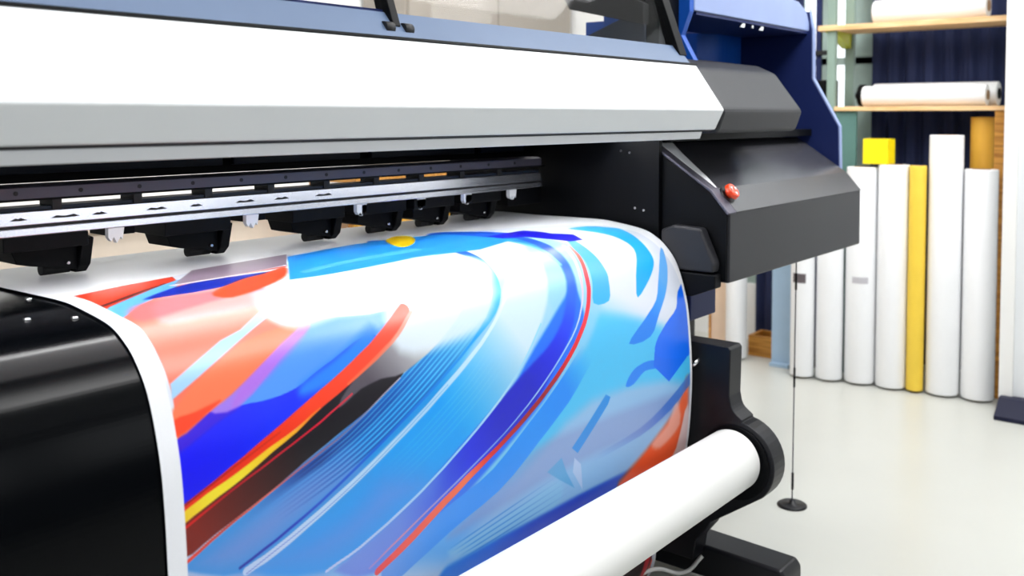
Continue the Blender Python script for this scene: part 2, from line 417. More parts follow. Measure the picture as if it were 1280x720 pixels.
# blue canopy
prism('canopy', [(2.68, 1.725), (2.68, 1.95), (3.36, 1.95), (3.40, 1.835), (3.50, 1.828), (3.575, 1.80), (3.612, 1.745), (3.612, 1.725)], 1.42, 1.74, 'bluelite', p, 0.004, 'Y')
box('canopy_underside', (2.70, 1.425, 1.715), (3.60, 1.74, 1.726), 'navy', p)
prism('canopy_side_panel', [(1.424, 1.95), (1.424, 1.722), (1.452, 1.650), (1.402, 1.562), (1.36, 1.50), (1.74, 1.50), (1.74, 1.95)], 2.655, 2.682, 'blue', p, 0.002)
bw = catmull([(2.70, 1.72), (2.85, 1.76), (3.1, 1.80), (3.28, 1.80), (3.33, 1.74), (3.42, 1.70), (3.60, 1.70)], 6)
bm = bmesh.new(); add_prism(bm, [tuple(v) for v in bw]+[(3.60, 1.84), (2.70, 1.84)], 1.34, 1.715, 'Z')
bm_done('bay_back_panel', bm, 'blue', p)
prism('end_panel', [(1.424, 1.80), (1.408, 1.733), (1.405, 1.544), (1.301, 1.361), (1.293, 1.10), (2.2, 1.0), (2.2, 1.80)], 3.60, 3.628, 'navy', p, 0.003)
prism('end_panel_edge', [(1.420, 1.81), (1.404, 1.735), (1.401, 1.545), (1.297, 1.362), (1.289, 1.10), (1.296, 1.10), (1.304, 1.362), (1.409, 1.545), (1.412, 1.733)], 3.602, 3.626, 'bluelite', p, 0.001)
for x in (3.02, 3.17):
    prism('canopy_catch', [(x, 1.700), (x+0.035, 1.700), (x+0.042, 1.716), (x+0.02, 1.714)], 1.43, 1.436, 'steel', p, axis='Y')
cyl('canopy_screw', (3.12, 1.43, 1.708), (3.12, 1.437, 1.708), 0.006, 'steel', p, n=14)
# parts of the open lid seen through the window
prism('lid_brace', [(1.49, 1.672), (1.76, 1.735), (1.80, 1.80), (1.80, 1.87), (1.49, 1.735)], 2.49, 2.52, 'seam', p, 0.002)
prism('lid_brace_plate', [(1.72, 1.640), (1.57, 1.695), (1.49, 1.68), (1.49, 1.60)], 2.495, 2.505, 'inner', p)
box('canopy_inner_plate', (2.53, 1.46, 1.55), (2.655, 1.60, 2.0), 'black', p, 0.003)
# LED bar under the cover lights the print zone
box('led_bar', (0.0, 1.540, 1.350), (2.42, 1.553, 1.362), 'led', p)
box('highlight_fill_panel', (0.0, 1.345, 1.353), (2.42, 1.538, 1.362), 'fillpanel', p)  # unseen glowing panel, added to widen the highlight on the print
box('led_holder', (-0.1, 1.34, 1.362), (2.44, 1.563, 1.376), 'alu', p, 0.001)
box('light_cutoff_strip', (-0.1, 1.566, 1.330), (2.44, 1.570, 1.376), 'black', p)  # unseen strip, added to keep LED light off the sheet's rear
box('head_floor_plate', (PX0, 1.30, 1.376), (2.46, 1.90, 1.384), 'black', p)

# stand of the printer
prism('stand_cross_bar', [(1.50, 0.10), (1.56, 0.10), (1.56, 0.18), (1.50, 0.18)], -0.5, 2.50, 'stand', p, 0.006)
prism('stand_leg', [(1.52, 0.08), (1.72, 0.08), (1.72, 0.95), (1.52, 0.95)], 2.45, 2.55, 'stand', p, 0.008)
prism('stand_leg', [(1.52, 0.08), (1.72, 0.08), (1.72, 0.95), (1.52, 0.95)], -0.45, -0.35, 'stand', p, 0.008)
prism('stand_leg', [(1.85, 0.0), (2.0, 0.0), (2.0, 0.95), (1.85, 0.95)], 3.42, 3.52, 'stand', p, 0.008)
for xa in (2.53, -0.47):
    prism('stand_foot', [(1.06, 0.035), (1.045, 0.05), (1.045, 0.105), (1.06, 0.125), (1.40, 0.135), (2.0, 0.13), (2.05, 0.10), (2.05, 0.035)], xa, xa+0.12, 'stand', p, 0.01)
    for y in (1.12, 1.95): cyl('caster_pad', (xa+0.06, y, 0), (xa+0.06, y, 0.04), 0.03, 'seam', p, n=24)

# roll arms
def arm(xa):
    pts = [(1.45, 0.75), (1.195, 0.75), (1.187, 0.742), (1.190, 0.62)]
    pts += [tuple(v) for v in catmull([(1.190, 0.61), (1.180, 0.575), (1.150, 0.550)], 4)]
    for k in range(15):
        a = math.radians(100+k*(225-100)/14)
        pts.append((1.172+0.118*math.cos(a), 0.428+0.118*math.sin(a)))
    pts += [(1.245, 0.235), (1.255, 0.215), (1.29, 0.17), (1.30, 0.11), (1.60, 0.11), (1.60, 0.40), (1.47, 0.62)]
    o = prism('roll_arm', pts, xa, xa+0.075, 'stand', p, 0.006)
    o['label'] = 'black curved arm plate that carries the roll'
    cyl('spindle_cup', (xa-0.006, 1.172, 0.428), (xa+0.002, 1.172, 0.428), 0.104, 'black', p)
    return o
arm(2.468)
arm(-0.42)
cyl('media_latch', (2.452, 1.30, 0.685), (2.470, 1.285, 0.700), 0.008, 'steel', p, n=16)
# loose white cables behind the foot
tube('cable', [(2.30, 1.46, 0.03), (2.42, 1.40, 0.07), (2.50, 1.34, 0.05), (2.53, 1.30, 0.10)], 0.006, 'cable', p)
tube('cable', [(2.36, 1.42, 0.012), (2.42, 1.30, 0.03), (2.48, 1.24, 0.015), (2.52, 1.20, 0.05)], 0.007, 'cable', p)

# ================================================================ printed sheet
# artwork in metres on the sheet: P = filled shape, R = ribbon with widths; some pale patches imitate the highlight
ART = [
('P',[(0.02,0.792),(0.496,0.681),(0.797,0.656),(1.088,0.663),(1.351,0.772),(1.566,0.887),(1.6,0.977),(1.612,1.052),(1.635,1.151),(1.646,1.257),(1.648,1.371),(1.634,1.506),(1.642,1.7),(1.642,2.3),(0.03,2.3),(0.03,0.92)],(221,227,241),0.001,1.0,None),
('P',[(0.838,1.043),(0.918,1.043),(1.01,1.059),(1.102,1.087),(1.19,1.129),(1.289,1.183),(1.392,1.237),(1.494,1.278),(1.589,1.317),(1.657,1.373),(1.707,1.46),(1.737,1.567),(1.687,1.663),(1.521,1.724),(1.295,1.758),(1.055,1.748),(0.827,1.692),(0.619,1.618),(0.449,1.556),(0.301,1.515),(0.178,1.478),(0.127,1.433),(0.187,1.368),(0.325,1.283),(0.47,1.206),(0.558,1.163),(0.622,1.14),(0.681,1.117),(0.733,1.088),(0.779,1.06)],(165,212,243),0.045,1.0,((0.957,1.039),(0.624,1.499),(102,175,242))),
('P',[(1.05,1.18),(1.123,1.175),(1.217,1.19),(1.32,1.215),(1.437,1.25),(1.57,1.298),(1.674,1.353),(1.72,1.414),(1.725,1.476),(1.673,1.515),(1.545,1.503),(1.376,1.468),(1.215,1.448),(1.07,1.46),(0.934,1.483),(0.832,1.496),(0.767,1.494),(0.728,1.485),(0.723,1.463),(0.775,1.423),(0.87,1.368),(0.956,1.311),(0.991,1.26),(1.01,1.211)],(73,194,248),0.022,1.0,None),
('P',[(1.145,1.392),(1.305,1.395),(1.499,1.42),(1.659,1.465),(1.73,1.536),(1.744,1.625),(1.701,1.692),(1.582,1.702),(1.413,1.682),(1.241,1.665),(1.076,1.659),(0.915,1.654),(0.791,1.646),(0.707,1.636),(0.649,1.622),(0.631,1.603),(0.674,1.576),(0.762,1.542),(0.86,1.505),(0.942,1.462),(1.032,1.419)],(145,192,236),0.02,1.0,None),
('P',[(0.917,1.448),(1.004,1.442),(1.104,1.444),(1.215,1.448),(1.342,1.453),(1.48,1.46),(1.584,1.472),(1.627,1.49),(1.62,1.513),(1.544,1.53),(1.379,1.534),(1.176,1.532),(1.014,1.532),(0.917,1.538),(0.844,1.545),(0.78,1.551),(0.714,1.555),(0.657,1.557),(0.627,1.554),(0.638,1.545),(0.676,1.532),(0.725,1.515),(0.777,1.493),(0.841,1.467)],(134,156,210),0.016,0.7,None),
('P',[(0.63,1.585),(0.674,1.579),(0.754,1.575),(0.837,1.57),(0.905,1.561),(0.97,1.552),(1.015,1.552),(1.033,1.571),(1.027,1.6),(0.993,1.623),(0.915,1.63),(0.816,1.63),(0.735,1.625),(0.679,1.613),(0.638,1.598)],(144,200,239),0.009,0.9,None),
('R',[(0.638,1.655,0.0777),(0.679,1.655,0.0775),(0.721,1.655,0.0775),(0.766,1.655,0.0777),(0.815,1.654,0.0764),(0.867,1.654,0.0748),(0.921,1.653,0.0729),(0.977,1.652,0.0709),(1.035,1.651,0.069),(1.096,1.65,0.0673),(1.161,1.648,0.0601),(1.229,1.646,0.0525),(1.293,1.644,0.0445),(1.349,1.642,0.0361),(1.4,1.64,0.0271),(1.453,1.637,0.0177)],[(17,129,244),(12,122,242),(7,115,241),(2,109,241),(0,94,233),(0,80,225),(0,67,218),(0,62,214),(0,59,211),(0,56,207),(1,63,208),(5,70,210),(10,77,212),(23,91,212),(37,104,213),(51,119,214)],0.009,0.95,(0,0)),
('R',[(0.67,1.618,0.0035),(0.723,1.615,0.0036),(0.779,1.612,0.0036),(0.841,1.608,0.0037),(0.915,1.604,0.0035),(0.998,1.599,0.0032),(1.086,1.593,0.003)],[(18,130,225),(22,126,221),(25,123,218),(30,119,215),(57,129,214),(86,139,215),(115,148,216)],0.0015,0.6,(0.2,0.4)),
('R',[(0.659,1.608,0.0035),(0.712,1.605,0.0036),(0.766,1.601,0.0036),(0.828,1.597,0.0037),(0.901,1.591,0.0035),(0.983,1.585,0.0032),(1.07,1.579,0.003)],[(18,130,225),(22,126,221),(25,123,218),(30,119,215),(57,129,214),(86,139,215),(115,148,216)],0.0015,0.6,(0.2,0.4)),
('R',[(0.648,1.599,0.0034),(0.7,1.595,0.0035),(0.755,1.59,0.0036),(0.816,1.585,0.0036),(0.888,1.579,0.0034),(0.969,1.572,0.0032),(1.056,1.564,0.0029)],[(18,130,225),(22,126,221),(25,123,218),(30,119,215),(57,129,214),(86,139,215),(115,148,216)],0.0015,0.6,(0.2,0.4)),
('R',[(0.637,1.59,0.0034),(0.689,1.585,0.0035),(0.743,1.579,0.0036),(0.804,1.573,0.0036),(0.875,1.566,0.0034),(0.956,1.558,0.0031),(1.041,1.55,0.0029)],[(18,130,225),(22,126,221),(25,123,218),(30,119,215),(57,129,214),(86,139,215),(115,148,216)],0.0015,0.6,(0.2,0.4)),
('R',[(0.627,1.581,0.0034),(0.678,1.575,0.0035),(0.731,1.569,0.0035),(0.792,1.562,0.0036),(0.862,1.554,0.0034),(0.942,1.545,0.0031),(1.027,1.536,0.0029)],[(18,130,225),(22,126,221),(25,123,218),(30,119,215),(57,129,214),(86,139,215),(115,148,216)],0.0015,0.6,(0.2,0.4)),
('P',[(1.63,1.436),(1.619,1.439),(1.601,1.471),(1.578,1.504),(1.549,1.524),(1.516,1.542),(1.482,1.559),(1.45,1.574),(1.418,1.588),(1.383,1.603),(1.336,1.621),(1.287,1.64),(1.277,1.659),(1.338,1.681),(1.445,1.704),(1.541,1.716),(1.593,1.71),(1.624,1.689),(1.64,1.65),(1.64,1.576),(1.636,1.491)],(252,116,76),0.014,1.0,((1.621,1.457),(1.399,1.671),(252,87,33))),
('P',[(1.563,1.489),(1.552,1.5),(1.541,1.524),(1.524,1.548),(1.495,1.561),(1.462,1.572),(1.442,1.582),(1.446,1.593),(1.464,1.603),(1.489,1.607),(1.524,1.6),(1.566,1.585),(1.594,1.566),(1.594,1.538),(1.579,1.506)],(252,198,187),0.01,0.7,None),
('P',[(1.635,1.518),(1.618,1.533),(1.601,1.584),(1.585,1.634),(1.559,1.661),(1.53,1.682),(1.527,1.702),(1.578,1.733),(1.661,1.766),(1.71,1.761),(1.69,1.682),(1.657,1.579)],(242,214,214),0.006,1.0,None),
('R',[(1.658,1.437,0.0287),(1.616,1.457,0.0314),(1.576,1.476,0.0333),(1.532,1.493,0.0338),(1.484,1.508,0.0298),(1.433,1.521,0.0258),(1.374,1.531,0.0218),(1.301,1.536,0.0186),(1.223,1.539,0.0163),(1.149,1.542,0.0143)],[(62,118,208),(58,114,208),(55,111,208),(52,108,209),(63,111,208),(73,114,208),(84,118,207),(84,118,207),(84,118,207),(84,118,207)],0.003,0.8,(0,0.5)),
('P',[(1.059,1.487),(1.206,1.392),(1.227,1.403),(1.215,1.418),(1.084,1.506)],(17,141,230),0.0015,1.0,None),
('P',[(0.962,1.517),(1.018,1.499),(1.04,1.54),(1.079,1.591),(1.015,1.552)],(82,166,222),0.002,0.8,None),
('P',[(1.1,1.538),(1.071,1.514),(1.067,1.548),(1.115,1.607)],(187,209,243),0.002,0.9,None),
('P',[(1.299,1.392),(1.303,1.384),(1.315,1.373),(1.329,1.364),(1.342,1.358),(1.357,1.354),(1.374,1.352),(1.393,1.35),(1.415,1.35),(1.435,1.352),(1.454,1.357),(1.47,1.365),(1.48,1.371),(1.481,1.375),(1.475,1.378),(1.463,1.379),(1.444,1.377),(1.42,1.374),(1.396,1.373),(1.376,1.379),(1.356,1.388),(1.338,1.395),(1.321,1.397),(1.307,1.396)],(12,130,247),0.0015,1.0,None),
('P',[(1.45,1.333),(1.442,1.37),(1.521,1.428),(1.623,1.382),(1.642,1.336)],(7,108,248),0.0012,1.0,None),
('P',[(1.683,1.158),(1.689,1.163),(1.687,1.178),(1.679,1.204),(1.666,1.248),(1.658,1.304),(1.65,1.349),(1.645,1.37),(1.636,1.379),(1.614,1.38),(1.567,1.374),(1.508,1.361),(1.466,1.347),(1.452,1.335),(1.453,1.322),(1.462,1.309),(1.476,1.296),(1.497,1.283),(1.52,1.269),(1.543,1.258),(1.567,1.248),(1.587,1.236),(1.596,1.223),(1.602,1.208),(1.612,1.194),(1.635,1.179),(1.663,1.164)],(7,110,252),0.0012,1.0,None),
('P',[(1.624,1.057),(1.626,1.066),(1.612,1.09),(1.599,1.116),(1.587,1.136),(1.573,1.158),(1.556,1.179),(1.537,1.199),(1.515,1.218),(1.493,1.237),(1.475,1.256),(1.458,1.276),(1.435,1.289),(1.395,1.295),(1.35,1.294),(1.326,1.288),(1.34,1.276),(1.375,1.258),(1.412,1.241),(1.439,1.227),(1.466,1.214),(1.49,1.199),(1.506,1.181),(1.519,1.16),(1.535,1.138),(1.559,1.109),(1.595,1.076)],(102,175,242),0.0012,1.0,((1.549,1.151),(1.455,1.237),(7,130,244))),
('P',[(1.506,0.871),(1.525,0.88),(1.539,0.891),(1.55,0.903),(1.562,0.912),(1.571,0.921),(1.574,0.935),(1.57,0.953),(1.565,0.972),(1.561,0.99),(1.559,1.006),(1.557,1.022),(1.555,1.037),(1.554,1.052),(1.553,1.065),(1.551,1.078),(1.547,1.088),(1.541,1.097),(1.531,1.107),(1.517,1.118),(1.501,1.129),(1.48,1.142),(1.453,1.157),(1.422,1.173),(1.403,1.179),(1.401,1.168),(1.412,1.146),(1.425,1.123),(1.442,1.103),(1.465,1.081),(1.484,1.06),(1.492,1.044),(1.493,1.03),(1.491,1.016),(1.486,1.001),(1.479,0.985),(1.473,0.968),(1.465,0.949),(1.456,0.931),(1.446,0.912),(1.433,0.893),(1.418,0.876),(1.415,0.865),(1.438,0.862),(1.473,0.865)],(69,179,252),0.0012,1.0,((1.548,0.913),(1.438,1.136),(0,167,252))),
('P',[(1.177,0.88),(1.249,0.844),(1.252,0.887),(1.247,0.933),(1.255,0.956),(1.26,0.978),(1.265,1.0),(1.268,1.022),(1.27,1.044),(1.271,1.064),(1.268,1.081),(1.263,1.098),(1.256,1.115),(1.252,1.131),(1.247,1.149),(1.233,1.17),(1.209,1.196),(1.178,1.226),(1.144,1.255),(1.108,1.278),(1.067,1.299),(1.017,1.325),(0.959,1.357),(0.896,1.392),(0.831,1.424),(0.771,1.448),(0.712,1.469),(0.648,1.49),(0.58,1.517),(0.511,1.543),(0.449,1.556),(0.391,1.547),(0.339,1.526),(0.32,1.507),(0.351,1.496),(0.416,1.485),(0.488,1.47),(0.555,1.447),(0.629,1.419),(0.699,1.389),(0.753,1.361),(0.798,1.333),(0.84,1.304),(0.875,1.274),(0.906,1.244),(0.937,1.216),(0.973,1.199),(1.007,1.186),(1.027,1.157),(1.024,1.097),(1.05,1.009)],(144,205,242),0.014,0.8,None),
('P',[(1.091,1.132),(1.12,1.113),(1.137,1.102),(1.147,1.098),(1.151,1.106),(1.149,1.122),(1.148,1.141),(1.149,1.159),(1.149,1.179),(1.143,1.2),(1.127,1.219),(1.104,1.238),(1.075,1.261),(1.041,1.288),(1.001,1.317),(0.953,1.347),(0.896,1.377),(0.835,1.407),(0.775,1.435),(0.725,1.458),(0.677,1.479),(0.624,1.499),(0.566,1.523),(0.505,1.546),(0.449,1.556),(0.396,1.546),(0.349,1.526),(0.326,1.509),(0.341,1.501),(0.381,1.496),(0.426,1.487),(0.465,1.474),(0.508,1.459),(0.554,1.441),(0.601,1.421),(0.65,1.4),(0.7,1.377),(0.745,1.354),(0.787,1.33),(0.828,1.305),(0.864,1.279),(0.896,1.253),(0.935,1.225),(0.985,1.194),(1.041,1.16)],(9,108,248),0.007,1.0,((0.724,1.395),(0.388,1.533),(119,147,235))),
('R',[(1.092,0.703,0.1102),(1.116,0.74,0.1208),(1.141,0.776,0.1249),(1.155,0.817,0.1105),(1.163,0.855,0.0818),(1.17,0.89,0.0687),(1.17,0.926,0.0592),(1.167,0.958,0.0529),(1.165,0.986,0.0445),(1.165,1.01,0.0375),(1.16,1.035,0.0353),(1.154,1.06,0.0345),(1.147,1.082,0.0344),(1.137,1.103,0.0334),(1.125,1.122,0.0338),(1.113,1.141,0.0349),(1.1,1.162,0.0377),(1.085,1.183,0.0394),(1.067,1.202,0.0401),(1.046,1.22,0.0427),(1.022,1.238,0.0462),(0.995,1.255,0.0501),(0.966,1.273,0.0611),(0.935,1.291,0.0715),(0.903,1.309,0.0811),(0.87,1.325,0.0838),(0.836,1.34,0.087),(0.802,1.356,0.0908),(0.767,1.371,0.0886),(0.733,1.387,0.0861),(0.698,1.402,0.0837),(0.666,1.416,0.0814),(0.634,1.429,0.0788),(0.6,1.442,0.0758),(0.563,1.454,0.0743),(0.525,1.466,0.0735),(0.488,1.478,0.0731),(0.453,1.489,0.0687),(0.42,1.5,0.064),(0.387,1.511,0.0594)],[(8,98,238),(15,93,233),(23,90,230),(30,87,227),(21,82,230),(12,79,234),(3,76,239),(3,79,241),(3,83,243),(3,87,246),(3,90,248),(2,93,251),(2,97,252),(2,95,252),(2,93,252),(2,92,252),(3,79,249),(4,66,244),(4,55,240),(2,44,236),(0,34,233),(0,23,230),(0,19,221),(0,15,211),(0,11,202),(0,11,202),(0,11,202),(0,11,202),(0,18,210),(0,25,220),(5,33,230),(20,50,229),(35,68,230),(52,86,231),(68,102,231),(86,120,232),(104,137,233),(108,140,233),(113,143,234),(119,147,235)],0.007,0.95,(0,0)),
('R',[(1.14,1.274,0.0558),(1.103,1.299,0.0597),(1.068,1.323,0.0627),(1.031,1.347,0.0646),(0.993,1.368,0.0627),(0.954,1.389,0.0616),(0.912,1.41,0.0614),(0.868,1.434,0.0617),(0.823,1.458,0.0608),(0.776,1.479,0.0577),(0.727,1.493,0.0554),(0.676,1.504,0.0553),(0.625,1.516,0.057),(0.573,1.532,0.0571),(0.521,1.548,0.0566),(0.47,1.565,0.0559)],[(27,150,252),(22,146,252),(16,143,252),(11,140,252),(9,141,252),(6,143,252),(5,145,252),(9,145,252),(12,145,252),(16,145,252),(26,146,252),(38,148,252),(49,150,250),(69,154,247),(91,159,244),(113,164,242)],0.0015,1.0,(0.18,0)),
('P',[(1.343,0.897),(1.34,0.91),(1.32,0.944),(1.304,0.976),(1.301,0.997),(1.302,1.017),(1.302,1.035),(1.303,1.052),(1.304,1.069),(1.303,1.084),(1.302,1.097),(1.299,1.107),(1.293,1.12),(1.287,1.137),(1.28,1.155),(1.268,1.167),(1.245,1.171),(1.218,1.17),(1.2,1.163),(1.201,1.149),(1.212,1.13),(1.223,1.11),(1.23,1.092),(1.238,1.073),(1.244,1.055),(1.246,1.037),(1.248,1.018),(1.254,0.998),(1.274,0.967),(1.313,0.924)],(85,180,252),0.0012,1.0,((1.264,1.063),(1.233,1.154),(47,176,252))),
('P',[(1.027,0.831),(1.175,0.814),(1.284,0.81),(1.314,0.883),(1.365,0.917),(1.339,0.968),(1.285,0.964),(1.244,0.922),(1.203,0.873),(1.107,0.857)],(11,4,198),0.0012,1.0,None),
('R',[(1.251,0.988,0.0083),(1.244,1.006,0.0106),(1.241,1.023,0.0131),(1.235,1.039,0.014),(1.228,1.057,0.0142),(1.22,1.075,0.0149),(1.211,1.092,0.0159),(1.204,1.109,0.0161),(1.198,1.125,0.0159),(1.188,1.143,0.0154),(1.176,1.163,0.0151),(1.16,1.184,0.0147),(1.141,1.205,0.0141),(1.117,1.226,0.0137),(1.091,1.248,0.0137),(1.064,1.268,0.0135),(1.035,1.288,0.0132),(1.004,1.307,0.0129),(0.973,1.324,0.0127),(0.942,1.341,0.0124),(0.911,1.356,0.0121),(0.879,1.371,0.0119),(0.847,1.385,0.0116),(0.814,1.398,0.0114),(0.782,1.411,0.0113),(0.748,1.423,0.0126),(0.715,1.435,0.014),(0.682,1.447,0.0156),(0.649,1.461,0.0165),(0.615,1.474,0.0173),(0.584,1.488,0.018),(0.555,1.501,0.018),(0.527,1.514,0.0178),(0.5,1.525,0.0175),(0.477,1.534,0.0164),(0.454,1.542,0.0155),(0.432,1.55,0.0147)],[(252,146,124),(252,132,109),(252,118,96),(252,105,82),(252,87,76),(252,69,69),(252,52,63),(252,48,63),(252,44,63),(252,41,63),(250,41,61),(245,42,59),(241,42,59),(239,35,49),(236,28,41),(234,21,33),(209,17,30),(184,13,27),(160,8,25),(160,8,22),(160,7,19),(160,6,17),(177,10,18),(195,16,20),(213,23,23),(229,53,38),(245,84,55),(252,116,71),(252,111,71),(252,105,72),(252,100,72),(252,95,72),(252,92,72),(252,89,72),(252,87,76),(252,85,79),(252,84,84)],0.0008,1.0,(0,0)),
('R',[(1.237,0.98,0.0109),(1.224,1.003,0.0104),(1.216,1.022,0.0107),(1.209,1.041,0.01),(1.201,1.059,0.0097),(1.193,1.077,0.0094),(1.184,1.095,0.0093),(1.176,1.112,0.0083),(1.168,1.13,0.0072),(1.158,1.148,0.006),(1.143,1.168,0.0053),(1.126,1.189,0.0047),(1.105,1.209,0.004),(1.081,1.228,0.0039),(1.053,1.247,0.0039),(1.025,1.266,0.0039),(0.996,1.285,0.0039),(0.965,1.304,0.0038),(0.931,1.324,0.0037),(0.892,1.345,0.0036),(0.849,1.366,0.0035),(0.805,1.386,0.0034),(0.759,1.404,0.0037),(0.711,1.422,0.004),(0.66,1.441,0.0044),(0.6,1.463,0.0043),(0.538,1.486,0.0043),(0.489,1.505,0.0043),(0.457,1.517,0.0042),(0.434,1.527,0.0042),(0.411,1.536,0.0042)],[(225,203,225),(228,206,225),(232,209,225),(236,213,225),(238,204,212),(241,196,199),(244,188,188),(235,194,202),(227,201,216),(220,208,231),(212,214,236),(204,219,242),(197,225,247),(186,220,246),(176,215,244),(165,210,244),(165,210,244),(165,210,244),(165,210,244),(148,192,241),(130,175,239),(114,158,237),(124,161,237),(134,164,239),(145,168,241),(167,157,216),(190,146,192),(214,136,169),(198,139,187),(183,142,206),(168,146,224)],0.0008,1.0,(0,0)),
('P',[(0.916,1.057),(0.95,1.029),(0.978,1.007),(1.008,0.991),(1.045,0.981),(1.078,0.981),(1.092,0.995),(1.087,1.019),(1.073,1.049),(1.056,1.08),(1.037,1.107),(1.015,1.136),(0.984,1.169),(0.942,1.207),(0.893,1.248),(0.842,1.287),(0.79,1.317),(0.735,1.343),(0.675,1.371),(0.614,1.4),(0.552,1.429),(0.488,1.454),(0.425,1.476),(0.363,1.494),(0.302,1.5),(0.239,1.485),(0.18,1.46),(0.145,1.44),(0.147,1.434),(0.17,1.432),(0.198,1.428),(0.224,1.42),(0.256,1.411),(0.294,1.398),(0.34,1.381),(0.393,1.361),(0.452,1.337),(0.512,1.309),(0.576,1.279),(0.64,1.247),(0.696,1.22),(0.748,1.193),(0.795,1.164),(0.836,1.129),(0.874,1.092)],(205,228,242),0.008,1.0,((0.872,1.168),(0.642,1.324),(5,162,252))),
('P',[(0.127,1.433),(0.151,1.453),(0.218,1.479),(0.293,1.496),(0.358,1.491),(0.426,1.473),(0.488,1.454),(0.534,1.443),(0.568,1.432),(0.577,1.419),(0.549,1.399),(0.498,1.377),(0.449,1.366),(0.42,1.374),(0.393,1.392),(0.348,1.409),(0.266,1.417),(0.175,1.424)],(98,148,236),0.06,0.85,None),
('R',[(0.975,1.177,0.0048),(0.946,1.201,0.0053),(0.919,1.224,0.0057),(0.891,1.247,0.0061),(0.862,1.269,0.0061),(0.831,1.29,0.0059),(0.797,1.311,0.0058),(0.759,1.332,0.0056),(0.719,1.353,0.0055),(0.68,1.372,0.0054),(0.644,1.389,0.0054),(0.61,1.405,0.0053),(0.577,1.419,0.0052),(0.547,1.432,0.0055),(0.518,1.443,0.0058),(0.488,1.454,0.006),(0.454,1.466,0.0059),(0.418,1.477,0.0058),(0.386,1.487,0.0057),(0.358,1.493,0.0055),(0.332,1.497,0.0054),(0.307,1.502,0.0053)],[(144,211,244),(147,212,245),(150,214,247),(154,216,249),(160,216,249),(168,218,248),(175,220,248),(170,218,249),(165,216,252),(159,215,252),(160,215,252),(162,215,252),(165,215,252),(168,213,252),(171,210,252),(176,209,252),(179,209,252),(182,209,252),(186,209,252),(190,209,252),(193,208,252),(197,208,252)],0.0008,1.0,(0,0)),
('P',[(0.776,1.087),(0.747,1.092),(0.716,1.099),(0.685,1.109),(0.662,1.123),(0.642,1.14),(0.617,1.157),(0.586,1.171),(0.552,1.186),(0.513,1.203),(0.468,1.223),(0.42,1.245),(0.379,1.263),(0.352,1.273),(0.33,1.28),(0.301,1.29),(0.265,1.301),(0.225,1.315),(0.179,1.33),(0.125,1.35),(0.069,1.371),(0.03,1.387),(0.016,1.393),(0.018,1.394),(0.031,1.397),(0.057,1.411),(0.097,1.43),(0.142,1.439),(0.189,1.431),(0.24,1.413),(0.294,1.391),(0.345,1.371),(0.397,1.347),(0.453,1.322),(0.514,1.296),(0.58,1.268),(0.641,1.24),(0.688,1.214),(0.727,1.189),(0.762,1.167),(0.796,1.148),(0.824,1.132),(0.843,1.118),(0.848,1.106),(0.843,1.097),(0.833,1.091),(0.819,1.087),(0.8,1.085)],(122,201,240),0.004,1.0,((0.727,1.125),(0.577,1.213),(15,151,235))),
('P',[(0.03,1.387),(0.017,1.392),(0.019,1.394),(0.031,1.397),(0.053,1.41),(0.086,1.426),(0.127,1.433),(0.178,1.424),(0.238,1.404),(0.295,1.384),(0.336,1.372),(0.369,1.361),(0.39,1.349),(0.396,1.332),(0.389,1.314),(0.375,1.301),(0.356,1.296),(0.332,1.297),(0.3,1.302),(0.264,1.311),(0.224,1.323),(0.179,1.338),(0.125,1.355),(0.069,1.373)],(106,148,224),0.045,1.0,None),
('R',[(0.13,1.358,0.0123),(0.16,1.346,0.0145),(0.191,1.334,0.0167),(0.221,1.323,0.0188),(0.248,1.315,0.0198),(0.273,1.308,0.021),(0.3,1.301,0.0224),(0.331,1.291,0.0228),(0.363,1.281,0.0232),(0.398,1.269,0.0237),(0.435,1.254,0.023),(0.477,1.236,0.022),(0.52,1.217,0.0209),(0.566,1.196,0.0176),(0.615,1.173,0.0142),(0.667,1.149,0.0107)],[(85,108,186),(70,96,176),(54,84,166),(39,73,157),(29,61,142),(20,49,129),(10,38,116),(7,41,123),(5,44,130),(3,48,138),(3,57,149),(5,68,161),(6,79,174),(20,98,187),(35,119,199),(50,140,213)],0.007,0.85,(0.3,0.2)),
('R',[(0.205,1.378,0.0034),(0.251,1.367,0.0038),(0.299,1.355,0.0042),(0.348,1.341,0.0047),(0.396,1.325,0.005),(0.444,1.307,0.0053),(0.492,1.287,0.0055),(0.54,1.265,0.0055),(0.589,1.241,0.0054),(0.639,1.216,0.0053),(0.69,1.19,0.0045),(0.742,1.164,0.0038),(0.798,1.137,0.003)],[(53,87,188),(38,83,187),(22,81,185),(5,78,185),(2,80,185),(0,82,185),(0,84,185),(3,93,191),(8,105,198),(14,115,205),(36,134,214),(58,156,223),(81,176,232)],0.001,0.85,(0.35,0.2)),
('R',[(0.254,1.366,0.0023),(0.302,1.351,0.0024),(0.353,1.337,0.0026),(0.404,1.319,0.0028),(0.455,1.298,0.003),(0.507,1.274,0.0032),(0.558,1.25,0.0034),(0.607,1.226,0.0032),(0.656,1.202,0.003),(0.708,1.177,0.0028)],[(112,180,241),(105,185,245),(97,191,248),(90,196,252),(93,199,252),(96,202,252),(100,207,252),(114,211,252),(128,216,252),(143,221,252)],0.0009,0.6,(0.3,0.2)),
